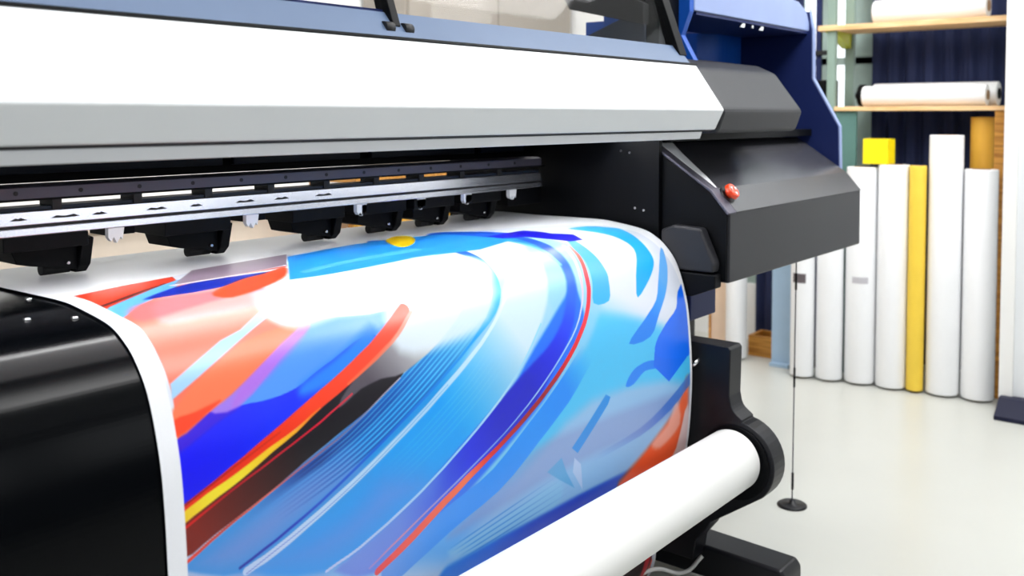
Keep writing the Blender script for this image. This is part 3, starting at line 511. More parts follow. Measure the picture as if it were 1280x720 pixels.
('R',[(0.2,1.371,0.0034),(0.247,1.36,0.0038),(0.294,1.347,0.0042),(0.342,1.334,0.0047),(0.39,1.318,0.005),(0.438,1.3,0.0052),(0.485,1.28,0.0055),(0.533,1.258,0.0055),(0.582,1.234,0.0053),(0.632,1.209,0.0052),(0.682,1.184,0.0045),(0.734,1.157,0.0038),(0.791,1.13,0.003)],[(53,87,188),(38,83,187),(22,81,185),(5,78,185),(2,80,185),(0,82,185),(0,84,185),(3,93,191),(8,105,198),(14,115,205),(36,134,214),(58,156,223),(81,176,232)],0.001,0.82,(0.35,0.2)),
('R',[(0.249,1.359,0.0022),(0.297,1.344,0.0024),(0.348,1.33,0.0026),(0.398,1.312,0.0028),(0.448,1.291,0.003),(0.5,1.267,0.0032),(0.551,1.243,0.0033),(0.6,1.219,0.0031),(0.649,1.195,0.003),(0.7,1.17,0.0028)],[(112,180,241),(105,185,245),(97,191,248),(90,196,252),(93,199,252),(96,202,252),(100,207,252),(114,211,252),(128,216,252),(143,221,252)],0.0009,0.6,(0.3,0.2)),
('R',[(0.196,1.364,0.0034),(0.242,1.353,0.0038),(0.29,1.34,0.0042),(0.337,1.327,0.0047),(0.384,1.311,0.0049),(0.431,1.293,0.0052),(0.479,1.273,0.0054),(0.526,1.251,0.0054),(0.574,1.227,0.0053),(0.625,1.202,0.0051),(0.675,1.177,0.0045),(0.727,1.151,0.0037),(0.783,1.123,0.003)],[(53,87,188),(38,83,187),(22,81,185),(5,78,185),(2,80,185),(0,82,185),(0,84,185),(3,93,191),(8,105,198),(14,115,205),(36,134,214),(58,156,223),(81,176,232)],0.001,0.79,(0.35,0.2)),
('R',[(0.244,1.352,0.0022),(0.292,1.337,0.0024),(0.342,1.322,0.0026),(0.392,1.305,0.0028),(0.442,1.284,0.003),(0.493,1.26,0.0032),(0.544,1.236,0.0033),(0.593,1.212,0.0031),(0.641,1.188,0.0029),(0.693,1.163,0.0028)],[(112,180,241),(105,185,245),(97,191,248),(90,196,252),(93,199,252),(96,202,252),(100,207,252),(114,211,252),(128,216,252),(143,221,252)],0.0009,0.6,(0.3,0.2)),
('R',[(0.192,1.358,0.0034),(0.237,1.346,0.0038),(0.285,1.333,0.0042),(0.332,1.32,0.0046),(0.378,1.304,0.0049),(0.425,1.286,0.0051),(0.472,1.266,0.0054),(0.519,1.244,0.0053),(0.567,1.22,0.0052),(0.617,1.195,0.0051),(0.668,1.17,0.0044),(0.72,1.144,0.0037),(0.777,1.116,0.0029)],[(53,87,188),(38,83,187),(22,81,185),(5,78,185),(2,80,185),(0,82,185),(0,84,185),(3,93,191),(8,105,198),(14,115,205),(36,134,214),(58,156,223),(81,176,232)],0.001,0.76,(0.35,0.2)),
('R',[(0.239,1.345,0.0022),(0.287,1.33,0.0024),(0.337,1.315,0.0025),(0.386,1.298,0.0028),(0.436,1.277,0.003),(0.486,1.253,0.0031),(0.537,1.229,0.0032),(0.586,1.206,0.0031),(0.634,1.182,0.0029),(0.686,1.156,0.0027)],[(112,180,241),(105,185,245),(97,191,248),(90,196,252),(93,199,252),(96,202,252),(100,207,252),(114,211,252),(128,216,252),(143,221,252)],0.0009,0.6,(0.3,0.2)),
('R',[(0.187,1.351,0.0034),(0.233,1.339,0.0037),(0.28,1.326,0.0042),(0.327,1.313,0.0046),(0.373,1.297,0.0049),(0.419,1.279,0.0051),(0.465,1.259,0.0053),(0.512,1.237,0.0053),(0.56,1.214,0.0051),(0.61,1.189,0.0051),(0.661,1.164,0.0044),(0.712,1.137,0.0036),(0.77,1.109,0.0029)],[(53,87,188),(38,83,187),(22,81,185),(5,78,185),(2,80,185),(0,82,185),(0,84,185),(3,93,191),(8,105,198),(14,115,205),(36,134,214),(58,156,223),(81,176,232)],0.001,0.73,(0.35,0.2)),
('R',[(0.234,1.338,0.0022),(0.282,1.323,0.0024),(0.332,1.308,0.0025),(0.38,1.291,0.0027),(0.429,1.271,0.0029),(0.48,1.247,0.0031),(0.531,1.222,0.0032),(0.579,1.199,0.003),(0.627,1.175,0.0029),(0.679,1.15,0.0027)],[(112,180,241),(105,185,245),(97,191,248),(90,196,252),(93,199,252),(96,202,252),(100,207,252),(114,211,252),(128,216,252),(143,221,252)],0.0009,0.6,(0.3,0.2)),
('R',[(0.183,1.344,0.0033),(0.229,1.332,0.0037),(0.275,1.319,0.0041),(0.322,1.306,0.0046),(0.367,1.29,0.0048),(0.413,1.272,0.0051),(0.459,1.252,0.0053),(0.505,1.231,0.0052),(0.554,1.207,0.0051),(0.603,1.182,0.005),(0.653,1.157,0.0043),(0.705,1.131,0.0036),(0.764,1.102,0.0028)],[(53,87,188),(38,83,187),(22,81,185),(5,78,185),(2,80,185),(0,82,185),(0,84,185),(3,93,191),(8,105,198),(14,115,205),(36,134,214),(58,156,223),(81,176,232)],0.001,0.7,(0.35,0.2)),
('R',[(0.23,1.331,0.0022),(0.277,1.317,0.0023),(0.326,1.301,0.0025),(0.374,1.284,0.0027),(0.423,1.264,0.0029),(0.473,1.24,0.003),(0.524,1.216,0.0032),(0.573,1.192,0.003),(0.62,1.168,0.0029),(0.672,1.143,0.0027)],[(112,180,241),(105,185,245),(97,191,248),(90,196,252),(93,199,252),(96,202,252),(100,207,252),(114,211,252),(128,216,252),(143,221,252)],0.0009,0.6,(0.3,0.2)),
('R',[(0.179,1.337,0.0033),(0.224,1.325,0.0037),(0.271,1.313,0.0041),(0.316,1.299,0.0046),(0.362,1.283,0.0048),(0.407,1.265,0.005),(0.453,1.246,0.0052),(0.499,1.224,0.0051),(0.547,1.2,0.0051),(0.597,1.176,0.005),(0.647,1.15,0.0043),(0.699,1.124,0.0036),(0.758,1.095,0.0028)],[(53,87,188),(38,83,187),(22,81,185),(5,78,185),(2,80,185),(0,82,185),(0,84,185),(3,93,191),(8,105,198),(14,115,205),(36,134,214),(58,156,223),(81,176,232)],0.001,0.6699999999999999,(0.35,0.2)),
('R',[(0.225,1.325,0.0022),(0.273,1.31,0.0023),(0.321,1.295,0.0025),(0.369,1.278,0.0027),(0.417,1.257,0.0029),(0.467,1.233,0.003),(0.518,1.209,0.0031),(0.566,1.186,0.003),(0.614,1.162,0.0028),(0.666,1.136,0.0027)],[(112,180,241),(105,185,245),(97,191,248),(90,196,252),(93,199,252),(96,202,252),(100,207,252),(114,211,252),(128,216,252),(143,221,252)],0.0009,0.6,(0.3,0.2)),
('R',[(0.175,1.331,0.0033),(0.22,1.318,0.0037),(0.266,1.306,0.0041),(0.311,1.292,0.0045),(0.356,1.276,0.0048),(0.401,1.258,0.005),(0.447,1.239,0.0051),(0.493,1.218,0.0051),(0.54,1.194,0.005),(0.59,1.169,0.0049),(0.64,1.144,0.0043),(0.692,1.117,0.0035),(0.753,1.088,0.0028)],[(53,87,188),(38,83,187),(22,81,185),(5,78,185),(2,80,185),(0,82,185),(0,84,185),(3,93,191),(8,105,198),(14,115,205),(36,134,214),(58,156,223),(81,176,232)],0.001,0.64,(0.35,0.2)),
('R',[(0.22,1.318,0.0022),(0.268,1.303,0.0023),(0.316,1.288,0.0025),(0.363,1.271,0.0027),(0.411,1.25,0.0029),(0.461,1.227,0.003),(0.511,1.203,0.0031),(0.559,1.179,0.003),(0.607,1.155,0.0028),(0.659,1.13,0.0026)],[(112,180,241),(105,185,245),(97,191,248),(90,196,252),(93,199,252),(96,202,252),(100,207,252),(114,211,252),(128,216,252),(143,221,252)],0.0009,0.6,(0.3,0.2)),
('R',[(0.171,1.324,0.0033),(0.215,1.312,0.0037),(0.261,1.299,0.0041),(0.306,1.285,0.0045),(0.351,1.269,0.0047),(0.396,1.251,0.0049),(0.441,1.232,0.0051),(0.486,1.211,0.005),(0.534,1.187,0.005),(0.583,1.163,0.0049),(0.633,1.137,0.0042),(0.686,1.111,0.0035),(0.748,1.081,0.0028)],[(53,87,188),(38,83,187),(22,81,185),(5,78,185),(2,80,185),(0,82,185),(0,84,185),(3,93,191),(8,105,198),(14,115,205),(36,134,214),(58,156,223),(81,176,232)],0.001,0.61,(0.35,0.2)),
('R',[(0.216,1.311,0.0022),(0.263,1.296,0.0023),(0.311,1.281,0.0025),(0.358,1.264,0.0027),(0.405,1.244,0.0028),(0.454,1.22,0.0029),(0.505,1.196,0.0031),(0.553,1.173,0.0029),(0.6,1.149,0.0028),(0.653,1.123,0.0026)],[(112,180,241),(105,185,245),(97,191,248),(90,196,252),(93,199,252),(96,202,252),(100,207,252),(114,211,252),(128,216,252),(143,221,252)],0.0009,0.6,(0.3,0.2)),
('R',[(0.166,1.317,0.0033),(0.211,1.305,0.0037),(0.257,1.292,0.0041),(0.301,1.278,0.0045),(0.345,1.262,0.0047),(0.39,1.245,0.0049),(0.435,1.226,0.005),(0.48,1.205,0.005),(0.527,1.181,0.0049),(0.577,1.156,0.0049),(0.626,1.131,0.0042),(0.68,1.104,0.0034),(0.743,1.074,0.0028)],[(53,87,188),(38,83,187),(22,81,185),(5,78,185),(2,80,185),(0,82,185),(0,84,185),(3,93,191),(8,105,198),(14,115,205),(36,134,214),(58,156,223),(81,176,232)],0.001,0.58,(0.35,0.2)),
('R',[(0.211,1.304,0.0022),(0.258,1.289,0.0023),(0.306,1.274,0.0025),(0.352,1.257,0.0026),(0.399,1.237,0.0028),(0.448,1.214,0.0029),(0.499,1.19,0.0031),(0.546,1.166,0.0029),(0.594,1.142,0.0028),(0.647,1.116,0.0026)],[(112,180,241),(105,185,245),(97,191,248),(90,196,252),(93,199,252),(96,202,252),(100,207,252),(114,211,252),(128,216,252),(143,221,252)],0.0009,0.6,(0.3,0.2)),
('R',[(0.162,1.311,0.0033),(0.207,1.298,0.0036),(0.252,1.285,0.004),(0.296,1.271,0.0045),(0.34,1.256,0.0046),(0.384,1.238,0.0048),(0.429,1.219,0.005),(0.474,1.198,0.0049),(0.521,1.175,0.0049),(0.57,1.15,0.0048),(0.62,1.124,0.0041),(0.674,1.097,0.0034),(0.739,1.066,0.0028)],[(53,87,188),(38,83,187),(22,81,185),(5,78,185),(2,80,185),(0,82,185),(0,84,185),(3,93,191),(8,105,198),(14,115,205),(36,134,214),(58,156,223),(81,176,232)],0.001,0.55,(0.35,0.2)),
('R',[(0.207,1.298,0.0021),(0.254,1.283,0.0023),(0.301,1.267,0.0024),(0.347,1.251,0.0026),(0.393,1.231,0.0028),(0.442,1.207,0.0029),(0.493,1.183,0.003),(0.54,1.16,0.0029),(0.588,1.136,0.0027),(0.641,1.11,0.0025)],[(112,180,241),(105,185,245),(97,191,248),(90,196,252),(93,199,252),(96,202,252),(100,207,252),(114,211,252),(128,216,252),(143,221,252)],0.0009,0.6,(0.3,0.2)),
('R',[(0.44,1.363,0.0022),(0.476,1.349,0.0023),(0.512,1.335,0.0024),(0.552,1.318,0.0025),(0.596,1.297,0.0026),(0.644,1.274,0.0026),(0.692,1.249,0.0026),(0.736,1.224,0.0026),(0.78,1.198,0.0025),(0.827,1.172,0.0024)],[(100,201,252),(100,201,252),(100,201,252),(100,201,252),(106,203,251),(111,206,251),(116,209,251),(132,214,250),(148,220,249),(164,226,248)],0.0012,0.35,(0.3,0.3)),
('R',[(0.448,1.371,0.0022),(0.483,1.357,0.0023),(0.52,1.343,0.0024),(0.56,1.326,0.0026),(0.605,1.305,0.0026),(0.653,1.281,0.0027),(0.701,1.257,0.0027),(0.746,1.231,0.0026),(0.79,1.206,0.0025),(0.837,1.18,0.0025)],[(100,201,252),(100,201,252),(100,201,252),(100,201,252),(106,203,251),(111,206,251),(116,209,251),(132,214,250),(148,220,249),(164,226,248)],0.0012,0.35,(0.3,0.3)),
('R',[(0.455,1.379,0.0022),(0.491,1.366,0.0023),(0.528,1.351,0.0024),(0.568,1.334,0.0026),(0.614,1.313,0.0026),(0.662,1.289,0.0027),(0.711,1.264,0.0027),(0.756,1.239,0.0027),(0.8,1.213,0.0026),(0.847,1.187,0.0025)],[(100,201,252),(100,201,252),(100,201,252),(100,201,252),(106,203,251),(111,206,251),(116,209,251),(132,214,250),(148,220,249),(164,226,248)],0.0012,0.35,(0.3,0.3)),
('R',[(0.463,1.388,0.0023),(0.498,1.374,0.0024),(0.536,1.36,0.0025),(0.577,1.343,0.0026),(0.623,1.321,0.0027),(0.672,1.297,0.0027),(0.721,1.272,0.0028),(0.766,1.247,0.0027),(0.81,1.221,0.0026),(0.857,1.194,0.0025)],[(100,201,252),(100,201,252),(100,201,252),(100,201,252),(106,203,251),(111,206,251),(116,209,251),(132,214,250),(148,220,249),(164,226,248)],0.0012,0.35,(0.3,0.3)),
('R',[(0.47,1.396,0.0023),(0.506,1.382,0.0024),(0.544,1.368,0.0025),(0.585,1.351,0.0026),(0.632,1.33,0.0027),(0.681,1.306,0.0027),(0.731,1.28,0.0028),(0.777,1.254,0.0028),(0.821,1.228,0.0027),(0.867,1.202,0.0026)],[(100,201,252),(100,201,252),(100,201,252),(100,201,252),(106,203,251),(111,206,251),(116,209,251),(132,214,250),(148,220,249),(164,226,248)],0.0012,0.35,(0.3,0.3)),
('R',[(0.478,1.404,0.0023),(0.514,1.391,0.0024),(0.552,1.376,0.0025),(0.594,1.359,0.0026),(0.641,1.338,0.0027),(0.691,1.314,0.0028),(0.741,1.288,0.0028),(0.787,1.262,0.0028),(0.831,1.236,0.0027),(0.878,1.21,0.0026)],[(100,201,252),(100,201,252),(100,201,252),(100,201,252),(106,203,251),(111,206,251),(116,209,251),(132,214,250),(148,220,249),(164,226,248)],0.0012,0.35,(0.3,0.3)),
('R',[(0.127,1.428,0.0047),(0.15,1.422,0.0047),(0.173,1.415,0.0048),(0.199,1.408,0.0048),(0.228,1.398,0.0049),(0.259,1.388,0.005),(0.295,1.375,0.0051),(0.337,1.358,0.0052),(0.384,1.338,0.0053),(0.433,1.317,0.0054),(0.485,1.293,0.0056),(0.54,1.268,0.0056),(0.593,1.244,0.0057),(0.643,1.22,0.0056),(0.691,1.197,0.0057),(0.733,1.175,0.0058),(0.77,1.155,0.0104),(0.8,1.138,0.0153),(0.825,1.12,0.0204),(0.844,1.104,0.0219),(0.858,1.088,0.0239),(0.87,1.071,0.0266),(0.878,1.053,0.0279),(0.885,1.032,0.0292),(0.892,1.011,0.0306),(0.896,0.991,0.0314),(0.9,0.971,0.0326),(0.906,0.946,0.0334),(0.912,0.916,0.0353),(0.914,0.885,0.037),(0.912,0.855,0.0378),(0.909,0.82,0.0476),(0.909,0.777,0.0559),(0.908,0.737,0.0637),(0.901,0.706,0.0651),(0.888,0.682,0.0585),(0.875,0.658,0.048)],[(24,36,159),(24,36,165),(24,38,173),(23,40,180),(22,52,190),(22,64,201),(21,77,211),(16,83,214),(12,91,217),(9,98,222),(11,108,224),(14,119,227),(18,130,231),(13,137,232),(10,144,234),(6,152,236),(15,158,237),(26,165,239),(37,172,241),(41,174,241),(44,177,242),(48,180,243),(51,177,241),(55,173,239),(59,171,238),(49,150,238),(39,129,239),(29,108,240),(20,93,240),(12,79,239),(4,66,239),(5,69,239),(7,72,239),(9,76,239),(22,96,240),(35,117,242),(49,139,245)],0.0015,1.0,(0,0)),
('R',[(0.139,1.438,0.0139),(0.157,1.434,0.014),(0.176,1.431,0.0142),(0.198,1.425,0.0146),(0.228,1.416,0.0144),(0.262,1.404,0.014),(0.294,1.393,0.0137),(0.321,1.383,0.0132),(0.345,1.374,0.0128),(0.37,1.365,0.0124),(0.397,1.354,0.012),(0.424,1.343,0.0115),(0.452,1.331,0.0111),(0.481,1.318,0.0112),(0.511,1.305,0.0113),(0.541,1.291,0.0115),(0.574,1.276,0.0116),(0.607,1.259,0.0117),(0.64,1.243,0.0116),(0.672,1.228,0.0109),(0.702,1.213,0.0103),(0.731,1.198,0.0098),(0.76,1.183,0.0093),(0.788,1.166,0.0087),(0.815,1.149,0.0082),(0.84,1.131,0.0084),(0.863,1.113,0.0083),(0.885,1.095,0.0082),(0.902,1.082,0.0069),(0.914,1.07,0.0056),(0.926,1.058,0.0042)],[(192,214,251),(193,215,251),(195,216,252),(197,217,252),(195,217,252),(192,218,252),(191,219,252),(189,219,252),(187,219,252),(186,220,252),(184,220,252),(182,220,251),(181,220,251),(176,218,251),(173,216,252),(170,215,252),(171,216,252),(173,218,252),(175,220,251),(182,223,251),(189,226,252),(196,230,252),(202,231,252),(207,233,252),(212,235,252),(217,236,250),(223,238,249),(228,240,249),(228,240,249),(228,240,249),(228,240,249)],0.001,1.0,(0,0)),
('R',[(0.139,1.442,0.0016),(0.189,1.427,0.0016),(0.241,1.412,0.0017),(0.294,1.395,0.0017),(0.346,1.376,0.0018),(0.397,1.356,0.0018),(0.452,1.332,0.0019),(0.511,1.305,0.0019),(0.573,1.275,0.0019),(0.64,1.244,0.0019)],[(85,96,208),(90,109,214),(97,123,220),(104,138,227),(104,144,227),(103,152,227),(103,159,226),(106,165,229),(109,173,232),(113,180,236)],0.0006,0.8,(0,0)),
('P',[(0.028,1.324),(0.049,1.313),(0.081,1.304),(0.12,1.291),(0.166,1.273),(0.22,1.251),(0.27,1.231),(0.303,1.217),(0.328,1.205),(0.353,1.195),(0.38,1.184),(0.406,1.175),(0.434,1.171),(0.464,1.174),(0.494,1.183),(0.516,1.191),(0.524,1.195),(0.523,1.197),(0.513,1.203),(0.492,1.213),(0.463,1.226),(0.432,1.239),(0.401,1.25),(0.37,1.26),(0.34,1.27),(0.315,1.279),(0.291,1.287),(0.265,1.296),(0.238,1.307),(0.21,1.318),(0.179,1.329),(0.147,1.339),(0.115,1.349),(0.086,1.358),(0.062,1.367),(0.043,1.375),(0.029,1.376),(0.022,1.363),(0.02,1.343)],(12,5,18),0.0015,1.0,((0.269,1.259),(0.057,1.352),(127,24,9))),
('P',[(0.619,1.043),(0.652,1.042),(0.69,1.048),(0.72,1.058),(0.736,1.069),(0.743,1.083),(0.736,1.1),(0.711,1.118),(0.674,1.138),(0.636,1.157),(0.598,1.173),(0.559,1.186),(0.525,1.196),(0.501,1.198),(0.482,1.196),(0.464,1.195),(0.447,1.197),(0.431,1.199),(0.413,1.202),(0.391,1.21),(0.368,1.22),(0.355,1.224),(0.354,1.219),(0.363,1.208),(0.38,1.195),(0.406,1.179),(0.441,1.161),(0.475,1.142),(0.505,1.126),(0.534,1.109),(0.561,1.092),(0.581,1.074),(0.597,1.056)],(221,226,228),0.0025,1.0,((0.596,1.106),(0.442,1.2),(84,77,88))),
('R',[(0.03,1.385,0.0059),(0.053,1.376,0.0054),(0.076,1.366,0.005),(0.1,1.357,0.0045),(0.125,1.348,0.004),(0.151,1.34,0.0035),(0.179,1.33,0.0031),(0.212,1.319,0.0029),(0.248,1.307,0.0026),(0.283,1.296,0.0024),(0.315,1.285,0.0024),(0.345,1.276,0.0025),(0.379,1.263,0.0025),(0.419,1.245,0.0026),(0.464,1.224,0.0026),(0.513,1.203,0.0026)],[(249,64,30),(232,64,38),(216,65,46),(200,65,54),(209,78,64),(219,92,74),(229,106,84),(211,102,94),(192,99,107),(174,96,118),(155,99,130),(137,103,141),(119,108,152),(142,131,165),(166,154,177),(190,179,190)],0.0008,1.0,(0,0)),
('P',[(0.32,1.062),(0.34,1.056),(0.357,1.055),(0.38,1.057),(0.411,1.059),(0.448,1.064),(0.483,1.068),(0.511,1.068),(0.536,1.068),(0.549,1.071),(0.547,1.08),(0.534,1.092),(0.514,1.105),(0.489,1.117),(0.458,1.13),(0.426,1.143),(0.399,1.158),(0.372,1.172),(0.337,1.184),(0.29,1.192),(0.238,1.198),(0.195,1.199),(0.168,1.194),(0.148,1.184),(0.137,1.175),(0.135,1.172),(0.142,1.17),(0.155,1.163),(0.179,1.15),(0.211,1.132),(0.243,1.114),(0.269,1.096),(0.295,1.077)],(102,163,252),0.002,1.0,((0.439,1.072),(0.351,1.136),(75,148,252))),
('P',[(0.034,1.196),(0.051,1.18),(0.074,1.173),(0.097,1.169),(0.116,1.168),(0.134,1.17),(0.153,1.172),(0.174,1.173),(0.196,1.175),(0.217,1.175),(0.235,1.174),(0.252,1.172),(0.269,1.169),(0.286,1.164),(0.303,1.157),(0.319,1.151),(0.331,1.147),(0.343,1.143),(0.36,1.138),(0.387,1.128),(0.421,1.116),(0.449,1.109),(0.47,1.109),(0.482,1.115),(0.472,1.129),(0.429,1.153),(0.37,1.182),(0.314,1.207),(0.271,1.224),(0.232,1.238),(0.186,1.253),(0.128,1.276),(0.068,1.3),(0.027,1.305),(0.015,1.277),(0.02,1.233)],(0,38,252),0.001,1.0,((0.208,1.216),(0.05,1.263),(5,5,252))),
('P',[(0.319,1.151),(0.332,1.147),(0.345,1.143),(0.36,1.138),(0.377,1.131),(0.397,1.124),(0.416,1.115),(0.437,1.105),(0.459,1.093),(0.475,1.088),(0.483,1.094),(0.484,1.107),(0.475,1.122),(0.449,1.138),(0.414,1.157),(0.378,1.171),(0.343,1.18),(0.308,1.185),(0.283,1.186),(0.273,1.182),(0.273,1.175),(0.278,1.168),(0.288,1.162),(0.303,1.157)],(28,128,252),0.012,1.0,None),
('P',[(0.034,1.196),(0.05,1.186),(0.073,1.175),(0.097,1.168),(0.12,1.167),(0.142,1.169),(0.153,1.173),(0.145,1.178),(0.126,1.183),(0.104,1.19),(0.079,1.2),(0.052,1.211),(0.033,1.217),(0.026,1.214),(0.027,1.205)],(66,10,217),0.005,0.8,None),
('P',[(0.097,1.168),(0.105,1.174),(0.127,1.177),(0.153,1.173),(0.182,1.159),(0.216,1.137),(0.251,1.115),(0.285,1.097),(0.319,1.08),(0.342,1.067),(0.344,1.06),(0.332,1.059),(0.315,1.061),(0.299,1.067),(0.278,1.077),(0.254,1.089),(0.224,1.102),(0.193,1.117),(0.164,1.132),(0.135,1.145),(0.109,1.158)],(158,119,234),0.003,1.0,None),
('P',[(0.225,1.095),(0.267,1.08),(0.311,1.07),(0.335,1.069),(0.32,1.082),(0.284,1.103),(0.248,1.122),(0.218,1.139),(0.187,1.154),(0.163,1.165),(0.147,1.171),(0.138,1.172),(0.14,1.165),(0.157,1.146),(0.188,1.119)],(186,102,225),0.007,0.55,None),
('P',[(0.021,0.805),(0.084,0.8),(0.195,0.796),(0.334,0.823),(0.372,0.886),(0.315,1.014),(0.304,1.059),(0.251,1.094),(0.143,1.15),(0.097,1.168),(0.034,1.195),(0.039,1.136),(0.039,1.068),(0.04,0.996),(0.027,0.905)],(250,114,89),0.0015,1.0,None),
('P',[(0.035,1.151),(0.071,1.126),(0.127,1.097),(0.187,1.071),(0.242,1.059),(0.293,1.055),(0.323,1.058),(0.316,1.065),(0.287,1.078),(0.251,1.094),(0.214,1.113),(0.175,1.134),(0.143,1.15),(0.125,1.158),(0.112,1.162),(0.097,1.168),(0.075,1.179),(0.051,1.191),(0.034,1.195),(0.025,1.186),(0.023,1.17)],(252,120,77),0.004,1.0,None),
('P',[(0.03,1.194),(0.025,1.188),(0.028,1.176),(0.034,1.167),(0.044,1.164),(0.058,1.164),(0.073,1.163),(0.09,1.16),(0.108,1.157),(0.119,1.155),(0.119,1.157),(0.11,1.162),(0.097,1.168),(0.075,1.178),(0.049,1.189)],(252,64,17),0.003,1.0,None),
('P',[(0.041,1.111),(0.155,1.057),(0.202,1.044),(0.277,1.004),(0.295,1.016),(0.191,1.064),(0.104,1.105),(0.037,1.136)],(160,205,244),0.0015,1.0,None),
('P',[(0.329,0.901),(0.374,0.877),(0.426,0.865),(0.48,0.863),(0.535,0.873),(0.59,0.894),(0.627,0.921),(0.638,0.95),(0.634,0.978),(0.622,1.002),(0.596,1.026),(0.561,1.048),(0.525,1.063),(0.487,1.065),(0.446,1.061),(0.407,1.058),(0.376,1.061),(0.348,1.064),(0.324,1.065),(0.307,1.063),(0.293,1.058),(0.282,1.051),(0.273,1.04),(0.267,1.027),(0.267,1.009),(0.273,0.983),(0.294,0.943)],(235,237,247),0.013,1,None),  # near-white patch painted in for the highlight washing over the print
('P',[(0.14,0.887),(0.19,0.876),(0.251,0.881),(0.306,0.888),(0.347,0.889),(0.377,0.893),(0.385,0.907),(0.362,0.939),(0.324,0.973),(0.284,0.993),(0.24,0.999),(0.191,1.0),(0.148,1.0),(0.116,1.001),(0.091,1.0),(0.077,0.993),(0.08,0.969),(0.103,0.926)],(245,189,196),0.012,0.65,None),  # pale pink patch, also painted highlight wash
('P',[(0.021,0.793),(0.136,0.76),(0.256,0.739),(0.23,0.799),(0.139,0.85),(0.032,0.909)],(227,53,12),0.0012,1.0,None),
('R',[(0.03,0.886,0.0088),(0.051,0.877,0.0089),(0.073,0.867,0.0091),(0.098,0.855,0.0097),(0.127,0.841,0.0096),(0.162,0.823,0.0093),(0.2,0.802,0.009)],[(64,7,7),(56,8,8),(48,8,8),(42,8,8),(70,14,8),(99,20,9),(127,26,10)],0.0012,0.8,(0,0)),
('P',[(0.025,0.909),(0.043,0.894),(0.07,0.879),(0.101,0.863),(0.134,0.845),(0.173,0.822),(0.209,0.8),(0.234,0.786),(0.251,0.779),(0.253,0.784),(0.238,0.804),(0.213,0.83),(0.184,0.854),(0.153,0.873),(0.119,0.893),(0.088,0.911),(0.064,0.93),(0.044,0.947),(0.031,0.955),(0.022,0.947),(0.019,0.929)],(92,170,232),0.002,1.0,None),
('P',[(0.113,0.882),(0.137,0.869),(0.177,0.851),(0.221,0.834),(0.258,0.828),(0.293,0.827),(0.33,0.829),(0.372,0.831),(0.416,0.834),(0.442,0.839),(0.437,0.847),(0.413,0.855),(0.38,0.864),(0.337,0.872),(0.287,0.881),(0.241,0.887),(0.202,0.889),(0.167,0.888),(0.14,0.887),(0.121,0.887),(0.11,0.886)],(11,36,159),0.004,1.0,None),
('P',[(0.059,0.925),(0.076,0.911),(0.101,0.901),(0.135,0.895),(0.184,0.895),(0.244,0.899),(0.294,0.906),(0.321,0.915),(0.333,0.926),(0.326,0.936),(0.295,0.941),(0.246,0.945),(0.195,0.951),(0.143,0.963),(0.091,0.976),(0.056,0.98),(0.043,0.969),(0.046,0.947)],(233,105,116),0.01,0.7,None),
('P',[(0.23,0.911),(0.253,0.894),(0.29,0.876),(0.326,0.86),(0.352,0.852),(0.373,0.848),(0.395,0.843),(0.423,0.831),(0.452,0.818),(0.468,0.816),(0.46,0.834),(0.441,0.859),(0.42,0.88),(0.4,0.894),(0.376,0.906),(0.348,0.918),(0.313,0.931),(0.275,0.943),(0.247,0.948),(0.231,0.941),(0.224,0.927)],(245,73,35),0.006,1.0,None),
('P',[(0.23,0.799),(0.326,0.698),(0.592,0.663),(0.489,0.794),(0.355,0.819),(0.198,0.832)],(140,123,140),0.002,1.0,None),
('R',[(0.201,0.826,0.0094),(0.244,0.825,0.0097),(0.289,0.824,0.0099),(0.334,0.823,0.0099),(0.38,0.819,0.01),(0.426,0.814,0.0104),(0.474,0.808,0.011)],[(225,214,220),(225,214,220),(225,214,220),(225,214,220),(217,161,157),(208,107,95),(201,55,33)],0.0008,1.0,(0,0)),
('P',[(0.568,0.697),(0.797,0.656),(0.957,0.66),(1.086,0.694),(1.102,0.807),(1.14,0.883),(0.976,0.915),(0.773,0.897),(0.591,0.91),(0.48,0.913),(0.408,0.907)],(36,148,242),0.003,1.0,None),
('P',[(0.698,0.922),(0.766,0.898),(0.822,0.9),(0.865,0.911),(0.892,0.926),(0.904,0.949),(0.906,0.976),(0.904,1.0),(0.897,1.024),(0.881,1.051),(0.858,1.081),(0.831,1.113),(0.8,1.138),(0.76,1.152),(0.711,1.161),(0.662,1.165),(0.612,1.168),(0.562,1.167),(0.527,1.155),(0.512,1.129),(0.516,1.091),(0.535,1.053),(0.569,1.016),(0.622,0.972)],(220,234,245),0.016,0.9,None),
('R',[(0.472,0.873,0.0173),(0.519,0.865,0.0179),(0.568,0.857,0.0194),(0.623,0.849,0.0223),(0.687,0.845,0.0249),(0.758,0.842,0.0266),(0.832,0.839,0.028)],[(101,185,247),(101,185,247),(101,185,247),(101,185,247),(97,187,247),(94,189,247),(90,191,247)],0.003,0.6,(0,0)),
('R',[(1.14,0.883,0.0474),(1.14,0.912,0.0419),(1.141,0.939,0.0333),(1.139,0.968,0.0226),(1.136,0.996,0.0167),(1.137,1.021,0.0147),(1.143,1.044,0.012)],[(27,151,246),(44,161,245),(62,171,244),(80,181,243),(101,191,242),(122,201,243),(144,211,244)],0.003,0.7,(0,0)),
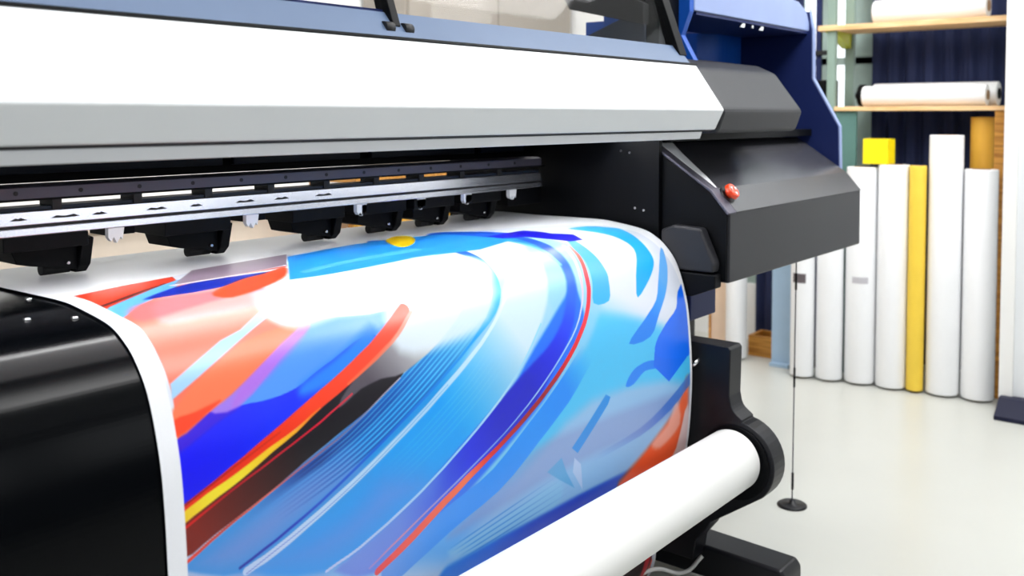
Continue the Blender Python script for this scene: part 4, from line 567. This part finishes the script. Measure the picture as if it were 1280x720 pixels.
('R',[(0.578,1.073,0.0245),(0.559,1.084,0.0261),(0.542,1.095,0.0277),(0.524,1.106,0.0293),(0.505,1.117,0.0298),(0.484,1.128,0.0302),(0.462,1.14,0.0305),(0.436,1.151,0.0302),(0.409,1.163,0.0298),(0.381,1.175,0.0295),(0.353,1.186,0.0286),(0.325,1.196,0.0278),(0.296,1.207,0.027),(0.266,1.218,0.0253),(0.237,1.229,0.0237),(0.207,1.24,0.0222),(0.179,1.25,0.0206),(0.151,1.261,0.019),(0.122,1.271,0.0173),(0.091,1.283,0.0162),(0.059,1.294,0.0151),(0.028,1.305,0.014)],[(251,100,77),(251,94,70),(250,88,64),(250,82,58),(250,77,51),(249,73,46),(249,69,41),(250,67,37),(250,65,34),(250,64,30),(249,62,26),(249,61,23),(249,60,20),(248,56,17),(246,52,14),(245,49,12),(244,47,11),(243,45,10),(243,44,10),(242,45,11),(241,47,13),(239,49,15)],0.0015,1.0,(0,0)),
('R',[(0.591,1.083,0.0066),(0.571,1.096,0.0072),(0.552,1.109,0.0078),(0.533,1.121,0.0083),(0.511,1.133,0.0082),(0.487,1.144,0.0081),(0.463,1.155,0.0081),(0.437,1.166,0.0069),(0.41,1.177,0.0058),(0.384,1.187,0.0047)],[(252,146,124),(252,142,119),(252,139,113),(252,136,108),(252,129,99),(252,122,90),(252,116,82),(252,112,75),(252,109,67),(252,106,61)],0.0012,0.8,(0,0)),
('R',[(0.026,1.3,0.0042),(0.057,1.289,0.004),(0.089,1.278,0.0038),(0.122,1.266,0.0036),(0.155,1.255,0.0034),(0.188,1.244,0.0032),(0.222,1.233,0.0029)],[(139,10,15),(152,12,15),(166,15,14),(181,19,13),(192,27,13),(202,35,12),(213,45,11)],0.0008,0.7,(0,0)),
('R',[(0.029,1.317,0.0168),(0.043,1.311,0.0169),(0.058,1.306,0.017),(0.075,1.3,0.0171),(0.094,1.294,0.0162),(0.115,1.288,0.0154),(0.136,1.281,0.0146),(0.158,1.273,0.0133),(0.181,1.264,0.0119),(0.202,1.256,0.0104),(0.221,1.25,0.0089),(0.237,1.245,0.0075),(0.255,1.239,0.0061),(0.273,1.231,0.0051),(0.292,1.222,0.0041),(0.312,1.214,0.0031)],[(252,209,35),(252,215,38),(252,223,41),(252,230,45),(252,230,45),(252,230,45),(252,230,45),(252,220,41),(252,212,38),(252,203,35),(252,193,31),(252,182,29),(252,171,26),(252,150,27),(252,128,28),(252,107,28)],0.0012,1.0,(0,0)),
('R',[(0.029,1.333,0.0042),(0.058,1.322,0.0041),(0.088,1.311,0.0039),(0.119,1.3,0.0037),(0.152,1.289,0.0037),(0.185,1.279,0.0037),(0.217,1.268,0.0038),(0.248,1.258,0.0038),(0.278,1.248,0.0038),(0.308,1.238,0.0039),(0.335,1.227,0.0037),(0.362,1.217,0.0034),(0.389,1.206,0.0032)],[(230,12,12),(215,10,18),(201,8,24),(187,7,30),(190,7,33),(193,7,36),(197,6,40),(202,10,44),(207,16,50),(212,21,55),(212,28,58),(211,35,61),(211,43,65)],0.0008,1.0,(0,0)),
('P',[(0.9,0.666),(0.923,0.647),(0.95,0.63),(0.973,0.62),(0.988,0.619),(0.999,0.625),(1.004,0.636),(1.001,0.651),(0.991,0.671),(0.977,0.691),(0.96,0.711),(0.939,0.731),(0.918,0.75),(0.895,0.767),(0.872,0.782),(0.854,0.791),(0.842,0.794),(0.835,0.793),(0.832,0.786),(0.834,0.774),(0.842,0.758),(0.852,0.738),(0.865,0.715),(0.881,0.69)],(252,211,0),0.001,1.0,None),
('P',[(-0.1,0),(0.033,0),(0.033,2.4),(-0.1,2.4)],(243,245,250),0.001,1,None),
('P',[(1.642,0),(1.8,0),(1.8,2.4),(1.642,2.4)],(243,245,250),0.001,1,None),
('P',[(1.2,1.8),(1.6,1.8),(1.63,1.8),(1.63,2.3),(1.2,2.3)],(31,2,9),0.002,1,None),
('R',[(1.45,2.3,0.03),(1.56,2.12,0.03),(1.63,1.95,0.03)],[(214,7,18),(224,11,23),(229,10,55)],0.006,0.9,(0,0)),
('R',[(1.5,2.3,0.008),(1.59,2.12,0.008),(1.63,2.02,0.008)],[(252,84,50),(252,84,50),(252,84,50)],0.002,1,(0,0))
]

SEG = np.concatenate([[0], np.cumsum(np.hypot(*np.diff(SP, axis=0).T))])
U0, W = 0.786, 1.654
def build_sheet():
    us = np.concatenate([np.linspace(0, 1, 950)**1.15*W])
    ss = np.concatenate([np.linspace(0, 0.60, 40, endpoint=False), np.linspace(0.60, 1.80, 720, endpoint=False), np.linspace(1.80, SEG[-1], 150)])
    nu, ns = len(us), len(ss)
    Ug, Sg = np.meshgrid(us, ss)
    Pn = np.stack([Ug, Sg], -1).reshape(-1, 2)
    colr = np.empty((len(Pn), 3)); colr[:] = (244, 246, 250)
    def seg_dist(q, a, b):
        d = b-a; L = max(float(d@d), 1e-12)
        t = np.clip(((q-a)@d)/L, 0, 1)
        return np.hypot(*(q-(a+t[:, None]*d)).T), t
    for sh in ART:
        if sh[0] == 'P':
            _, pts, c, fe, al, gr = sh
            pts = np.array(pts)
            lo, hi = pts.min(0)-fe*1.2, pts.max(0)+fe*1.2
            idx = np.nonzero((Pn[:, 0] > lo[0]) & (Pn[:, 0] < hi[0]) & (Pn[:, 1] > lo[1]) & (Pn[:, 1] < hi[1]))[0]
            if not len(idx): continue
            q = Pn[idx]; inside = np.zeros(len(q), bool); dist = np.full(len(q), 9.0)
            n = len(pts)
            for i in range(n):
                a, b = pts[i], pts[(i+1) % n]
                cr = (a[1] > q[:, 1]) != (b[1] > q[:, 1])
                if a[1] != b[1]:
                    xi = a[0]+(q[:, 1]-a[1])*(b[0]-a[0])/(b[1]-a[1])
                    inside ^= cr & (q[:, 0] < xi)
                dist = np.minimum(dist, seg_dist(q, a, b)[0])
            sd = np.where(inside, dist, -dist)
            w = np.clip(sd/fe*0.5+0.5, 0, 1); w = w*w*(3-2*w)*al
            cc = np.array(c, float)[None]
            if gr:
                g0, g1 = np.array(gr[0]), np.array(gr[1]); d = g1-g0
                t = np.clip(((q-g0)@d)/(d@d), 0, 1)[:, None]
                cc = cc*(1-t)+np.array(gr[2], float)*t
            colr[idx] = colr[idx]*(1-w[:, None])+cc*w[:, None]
        else:
            _, pts, cs, fe, al, fd = sh
            pts = np.array(pts); cs = np.array(cs, float)
            wm = pts[:, 2].max()/2+fe
            lo, hi = pts[:, :2].min(0)-wm, pts[:, :2].max(0)+wm
            idx = np.nonzero((Pn[:, 0] > lo[0]) & (Pn[:, 0] < hi[0]) & (Pn[:, 1] > lo[1]) & (Pn[:, 1] < hi[1]))[0]
            if not len(idx): continue
            q = Pn[idx]; best = np.full(len(q), 9.0); cc = np.zeros((len(q), 3)); par = np.zeros(len(q))
            for i in range(len(pts)-1):
                d, t = seg_dist(q, pts[i, :2], pts[i+1, :2])
                hw = (pts[i, 2]*(1-t)+pts[i+1, 2]*t)/2
                e = d-hw
                m_ = e < best
                best[m_] = e[m_]; par[m_] = (i+t[m_])/(len(pts)-1)
                cc[m_] = cs[i]*(1-t[m_])[:, None]+cs[i+1]*t[m_][:, None]
            w = np.clip(0.5-best/fe*0.5, 0, 1); w = w*w*(3-2*w)*al
            if fd[0]: w = w*np.clip(par/fd[0], 0, 1)
            if fd[1]: w = w*np.clip((1-par)/fd[1], 0, 1)
            colr[idx] = colr[idx]*(1-w[:, None])+cc*w[:, None]
    # geometry
    Y = np.interp(Sg, SEG, SP[:, 0]); Z = np.interp(Sg, SEG, SP[:, 1])
    co = np.stack([Ug+U0, Y, Z], -1).reshape(-1, 3)
    me = bpy.data.meshes.new('printed_sheet')
    nf = (nu-1)*(ns-1)
    ii = (np.arange(ns-1)[:, None]*nu+np.arange(nu-1)[None]).reshape(-1)
    faces = np.stack([ii, ii+nu, ii+nu+1, ii+1], 1).reshape(-1)
    me.vertices.add(len(co)); me.vertices.foreach_set('co', co.astype(np.float32).ravel())
    me.loops.add(nf*4); me.loops.foreach_set('vertex_index', faces.astype(np.int32))
    me.polygons.add(nf); me.polygons.foreach_set('loop_start', (np.arange(nf)*4).astype(np.int32))
    me.polygons.foreach_set('loop_total', np.full(nf, 4, np.int32))
    me.polygons.foreach_set('use_smooth', np.ones(nf, bool))
    me.update(calc_edges=True)
    s = colr/255.0
    l = np.where(s <= 0.04045, s/12.92, ((s+0.055)/1.055)**2.4)
    at = me.color_attributes.new('ink', 'FLOAT_COLOR', 'POINT')
    rgba = np.ones((len(co), 4), np.float32); rgba[:, :3] = l
    at.data.foreach_set('color', rgba.ravel())
    return me
m = bpy.data.materials.new('satin_print'); m.use_nodes = True
nt = m.node_tree; b = nt.nodes['Principled BSDF']
an = nt.nodes.new('ShaderNodeVertexColor'); an.layer_name = 'ink'
# fine ink grain over the artwork
tc = nt.nodes.new('ShaderNodeTexCoord'); nz = nt.nodes.new('ShaderNodeTexNoise'); nz.inputs['Scale'].default_value = 600
mr = nt.nodes.new('ShaderNodeMapRange'); mr.inputs['To Min'].default_value = 0.75; mr.inputs['To Max'].default_value = 0.82
mx = nt.nodes.new('ShaderNodeVectorMath'); mx.operation = 'SCALE'
nt.links.new(tc.outputs['Object'], nz.inputs['Vector']); nt.links.new(nz.outputs['Fac'], mr.inputs['Value'])
nt.links.new(an.outputs['Color'], mx.inputs[0]); nt.links.new(mr.outputs['Result'], mx.inputs['Scale'])
nt.links.new(mx.outputs['Vector'], b.inputs['Base Color'])
b.inputs['Roughness'].default_value = 0.33; b.inputs['Specular IOR Level'].default_value = 0.5
M['print'] = m
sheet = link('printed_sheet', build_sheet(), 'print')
so = sheet.modifiers.new('thickness', 'SOLIDIFY'); so.thickness = 0.0006; so.offset = 0
tag(sheet, 'wide printed sheet with swirling blue, white and orange abstract artwork hanging over the printer front', 'print')

# front roll carried by the arms
t = thing('media_roll', (1.05, 1.172, 0.428), 'long thick white roll of media in front of the hanging print, held by black arms', 'roll')
bm = bmesh.new(); add_lathe(bm, (-0.33, 1.172, 0.440), [(0.082, 0), (0.0845, 0.003), (0.0845, 2.779), (0.082, 2.782)], 'X', 96)
bm_done('paper_wrap', bm, 'roll', t)
cyl('core', (-0.345, 1.172, 0.440), (2.459, 1.172, 0.440), 0.038, 'core', t)

# rod standing on the floor under the right housing
t = thing('support_rod', (3.281, 1.333, 0), 'thin metal rod on a round dark disc foot under the printer right housing', 'rod')
bm = bmesh.new(); add_lathe(bm, (3.281, 1.333, 0), [(0.052, 0), (0.052, 0.005), (0.046, 0.009), (0.012, 0.011), (0.008, 0.022)])
bm_done('base', bm, 'stand', t)
cyl('rod', (3.281, 1.333, 0.02), (3.292, 1.333, 0.922), 0.0022, 'rail', t, n=16)
for z0, z1, r in ((0.06, 0.12, .0045), (0.43, 0.50, .004), (0.78, 0.84, .004)):
    cyl('sleeve', (3.2815+z0*0.012, 1.333, z0), (3.2815+z1*0.012, 1.333, z1), r, 'stand', t, n=16)

# ================================================================ shelf unit with rolls
sh = thing('shelf_unit', (5.2, 1.45, 0), 'tall sage green steel shelf unit with pine boards against the right wall', 'shelf')
for (x, y, w, m_) in ((5.18, 1.895, 0.045, 'green'), (5.44, 1.885, 0.05, 'green'), (5.18, 1.005, 0.035, 'green'), (5.44, 1.01, 0.035, 'green')):
    box('post', (x, y, 0), (x+0.035, y+w, 2.5), m_, sh, 0.003)
box('board', (5.16, 0.99, 1.862), (5.47, 1.985, 1.891), 'shelf', sh, 0.003)
box('board', (5.16, 0.99, 1.427), (5.47, 1.89, 1.451), 'shelf', sh, 0.003)
for y in (1.90, 0.995):
    prism('bracket', [(5.175, 1.861), (5.44, 1.861), (5.44, 1.78)], y, y+0.05, 'lime', sh, axis='Y')
box('side_plate', (5.18, 1.775, 0.0), (5.20, 1.885, 1.427), 'teal', sh, 0.002)
box('timber_strut', (5.17, 1.050, 0.0), (5.21, 1.095, 1.427), 'oak', sh, 0.003)

def lying_roll(x, y0, y1, z, r, label, caps=True, tilt=0.0, cap=None):
    t = thing('paper_roll', (x, (y0+y1)/2, z), label, 'roll', 'rolls lying on the shelf boards')
    bm = bmesh.new(); add_lathe(bm, (x, y0, z+r+tilt), [(r*0.97, 0), (r, 0.004), (r, y1-y0-0.004), (r*0.97, y1-y0)], 'Y', 56)
    bm_done('paper_wrap', bm, 'paper', t)
    cyl('core', (x, y0-0.006, z+r), (x, y1+0.006, z+r), r*0.45, cap or 'core', t)
    return t
lying_roll(5.29, 1.16, 1.72, 1.892, 0.064, 'fat white paper roll lying on the top pine board')
lying_roll(5.24, 1.145, 1.755, 1.452, 0.054, 'white paper roll with a square end lying on the lower pine board')
lying_roll(5.365, 1.12, 1.74, 1.452, 0.062, 'white paper roll lying behind another on the lower pine board', cap='black')
t = thing('roll_end_cap', (5.32, 1.79, 1.451), 'black round spool end at the left of the lower shelf rolls', 'spool')
bm = bmesh.new(); add_lathe(bm, (5.32, 1.775, 1.512), [(0.058, 0), (0.060, 0.003), (0.060, 0.027), (0.058, 0.03)], 'Y'); bm_done('flange', bm, 'black', t)
cyl('hub', (5.32, 1.765, 1.512), (5.32, 1.825, 1.512), 0.02, 'stand', t)

# ================================================================ rolls standing on the floor
def standing(x, y, r, h, m_, label, name='media_roll', cat='roll', group='rolls standing on the floor', core='core', ln=0.0):
    t = thing(name, (x, y, 0), label, cat, group)
    bm = bmesh.new(); add_lathe(bm, (0, 0, 0.012), [(r*0.975, 0), (r, 0.006), (r, h-0.018), (r*0.985, h-0.012)], 'Z', 56)
    for v in bm.verts: v.co = Vector((x+ln*v.co.z+v.co.x, y+v.co.y, v.co.z))
    bm_done('paper_wrap', bm, m_, t)
    cyl('core', (x, y, 0), (x+ln*h, y, h+0.002), r*0.55, core, t)
    return t
R = 0.0
standing(5.100, 1.133, 0.076, 1.139, 'paper', 'white roll of media at the right end of the standing row, beside the timber strut')
standing(5.085, 1.292, 0.079, 1.305, 'paper', 'tallest white standing roll, reaching above all others in the row')
standing(5.045, 1.415, 0.041, 1.150, 'yellow', 'slim yellow roll standing between the white rolls')
standing(5.050, 1.534, 0.075, 1.151, 'paper', 'white standing roll directly left of the yellow roll')
standing(5.040, 1.690, 0.077, 1.135, 'paper', 'white standing roll with a pale grey label strip')
standing(5.000, 1.839, 0.068, 0.985, 'paper', 'plain white standing roll between the two labelled ones')
standing(4.965, 1.973, 0.062, 0.95, 'paper', 'white standing roll with a small dark label near its top')
standing(5.290, 1.170, 0.060, 1.395, 'ochre', 'ochre cardboard tube standing behind the white rolls', 'cardboard_tube', 'tube')
standing(5.10, 2.42, 0.060, 1.05, 'paper', 'white roll standing alone left of the dark gap, seen under the black housing')
# labels on the rolls
def wrap_label(name, x, y, r, z0, z1, a0, a1, m_, parent):
    bm = bmesh.new(); n = 10; ring = []
    for k in range(n+1):
        a = math.radians(a0+(a1-a0)*k/n); ring.append((x+(r+0.001)*math.cos(a), y+(r+0.001)*math.sin(a)))
    for (p0, p1) in zip(ring, ring[1:]):
        bm.faces.new([bm.verts.new(v) for v in ((p0[0], p0[1], z0), (p1[0], p1[1], z0), (p1[0], p1[1], z1), (p0[0], p0[1], z1))])
    bmesh.ops.remove_doubles(bm, verts=bm.verts[:], dist=1e-5)
    return bm_done(name, bm, m_, parent)
byl = {o['label']: o for o in COL.objects if o.type == 'EMPTY' and 'label' in o}
wrap_label('label_strip', 4.965, 1.973, 0.062, 0.515, 0.565, 150, 215, 'label', byl['white standing roll with a small dark label near its top'])
wrap_label('label_strip', 5.040, 1.690, 0.077, 0.535, 0.568, 165, 225, 'label2', byl['white standing roll with a pale grey label strip'])
# yellow carton resting on two rolls
t = thing('carton', (5.05, 1.62, 1.153), 'bright yellow square carton resting on top of the white standing rolls', 'carton')
box('body', (5.00, 1.552, 1.1535), (5.12, 1.678, 1.281), 'yellowbox', t, 0.003)
box('flap', (5.00, 1.556, 1.281), (5.06, 1.674, 1.2835), 'yellowbox', t)
# left group under the housing
t = thing('timber_board', (5.30, 2.55, 0), 'beige timber board leaning upright left of the lone white roll', 'board')
box('face', (5.16, 2.50, 0.0), (5.19, 2.61, 1.15), 'beige', t, 0.002)
box('edge_strip', (5.15, 2.49, 0.0), (5.185, 2.50, 1.15), 'oak', t)
box('edge_strip', (5.15, 2.61, 0.0), (5.185, 2.62, 1.15), 'oak', t)
t = thing('display_board', (5.05, 2.16, 0), 'pale blue grey board standing upright beside the dark gap', 'board')
box('panel', (5.09, 2.09, 0.02), (5.11, 2.20, 1.2), 'blueg', t, 0.002)
box('foot', (5.06, 2.09, 0), (5.16, 2.20, 0.02), 'blueg', t, 0.002)
t = thing('timber_crate', (5.31, 2.32, 0), 'low orange timber crate on the floor in the dark gap', 'crate')
box('crate_side', (5.22, 2.24, 0.0), (5.24, 2.40, 0.12), 'oak', t, 0.002)
box('crate_side', (5.38, 2.24, 0.0), (5.40, 2.40, 0.12), 'oak', t, 0.002)
box('crate_end', (5.24, 2.24, 0.0), (5.38, 2.26, 0.12), 'oak', t, 0.002)
box('crate_end', (5.24, 2.38, 0.0), (5.38, 2.40, 0.12), 'oak', t, 0.002)
box('crate_bottom', (5.24, 2.26, 0.0), (5.38, 2.38, 0.015), 'oak', t)

# navy curtain with folds
def curtain(name, y0, y1, label, x=5.50):
    bm = bmesh.new(); n = int((y1-y0)/0.008); prev = None
    pts = []
    for k in range(n+1):
        y = y0+(y1-y0)*k/n
        d = 0.019*math.sin(y*62)+0.012*math.sin(y*23+1)+0.006*math.sin(y*131)
        pts.append((x+d, y))
    prof = pts+[(a+0.004, b_) for a, b_ in reversed(pts)]
    add_prism(bm, prof, 0.03, 2.14, 'Z')
    o = bm_done(name, bm, 'curtain')
    return tag(o, label, 'curtain')
curtain('window_curtain', 1.02, 1.80, 'navy blue folded curtain behind the shelf unit', 5.53)
curtain('window_curtain', 2.22, 2.50, 'narrow navy curtain gathered left of the shelf unit', 5.54)
t = thing('curtain_rail', (5.52, 2.1, 2.15), 'dark rail carrying the navy curtains', 'rail')
cyl('pole', (5.52, 0.95, 2.155), (5.52, 3.3, 2.155), 0.014, 'stand', t, n=20)
for y in (0.95, 3.3): cyl('finial', (5.52, y-0.02, 2.155), (5.52, y+0.02, 2.155), 0.024, 'stand', t, n=20)
for y in (1.0, 2.1, 3.2): cyl('bracket', (5.52, y, 2.155), (5.60, y, 2.155), 0.008, 'stand', t, n=14)
# dark stand left of the shelf
t = thing('roll_stand', (5.28, 2.05, 0), 'dark narrow upright stand with a crossbar left of the shelf unit', 'stand')
box('upright', (5.30, 2.02, 0.04), (5.325, 2.05, 2.3), 'navy', t, 0.002)
box('crossbar', (5.28, 1.96, 1.74), (5.31, 2.10, 1.765), 'seam', t, 0.002)
box('body', (5.24, 1.93, 1.0), (5.34, 2.12, 1.60), 'black', t, 0.01)
box('base', (5.18, 1.95, 0.0), (5.40, 2.12, 0.04), 'black', t, 0.006)

# white display at the right edge
t = thing('exhibition_display', (4.96, 0.7, 0), 'tall white framed display panel on a navy base at the right edge', 'display')
box('frame_post', (4.94, 0.945, 0.055), (4.98, 1.005, 2.5), 'roll', t, 0.003)
box('panel', (4.955, 0.30, 0.055), (4.975, 0.945, 2.5), 'cover', t, 0.002)
box('frame_post', (4.94, 0.24, 0.055), (4.98, 0.30, 2.5), 'roll', t, 0.003)
prism('base', [(4.80, 0.0), (4.80, 0.02), (4.90, 0.085), (5.08, 0.085), (5.08, 0.0)], 0.2, 0.995, 'ink', t, 0.003, 'Y')

# ================================================================ behind the printer
t = thing('tall_cabinet', (4.7, 4.1, 0), 'tall warm grey cabinet against the back wall, seen through the lid window', 'cabinet')
box('body', (3.93, 3.92, 0.06), (5.55, 4.28, 2.75), 'beigegrey', t, 0.004)
box('plinth', (3.97, 3.95, 0), (5.51, 4.26, 0.06), 'stand', t)
for a, b_ in ((3.94, 4.735), (4.745, 5.54)):
    d = box('door', (a, 3.90, 0.08), (b_, 3.92, 2.73), 'beigegrey', t, 0.003)
    hx = 4.70 if a < 4 else 4.78
    cyl('handle', (hx, 3.875, 1.25), (hx, 3.875, 1.45), 0.006, 'steel', d, n=14)
    for z in (1.26, 1.44): cyl('handle', (hx, 3.875, z), (hx, 3.90, z), 0.004, 'steel', d, n=10)
t = thing('cutting_table', (4.3, 3.6, 0), 'orange timber work table behind the printer, glimpsed through its slots', 'table')
box('top', (2.98, 3.30, 1.09), (5.35, 3.70, 1.12), 'oak', t, 0.003)
box('apron_board', (3.02, 3.33, 0.70), (5.30, 3.36, 1.09), 'ochre', t, 0.002)
for x in (3.03, 5.25):
    for y in (3.36, 3.64): box('leg', (x, y, 0), (x+0.05, y+0.05, 1.09), 'oak', t, 0.003)
t = thing('low_counter', (2.2, 4.0, 0), 'low cream laminate counter along the back wall behind the printer', 'counter')
box('body', (0.6, 3.75, 0.08), (3.38, 4.28, 0.93), 'cream', t, 0.003)
box('worktop', (0.58, 3.72, 0.93), (3.40, 4.28, 0.96), 'cream', t, 0.003)
box('plinth', (0.64, 3.80, 0), (3.34, 4.26, 0.08), 'stand', t)
t = thing('tape_gun', (1.72, 3.85, 0.96), 'small dark red brown object lying on the cream counter', 'tool')
bm = bmesh.new(); add_lathe(bm, (1.72, 3.80, 0.985), [(0.014, -0.05), (0.024, -0.03), (0.026, 0.02), (0.016, 0.05)], 'X', 24); bm_done('grip', bm, 'dark', t)
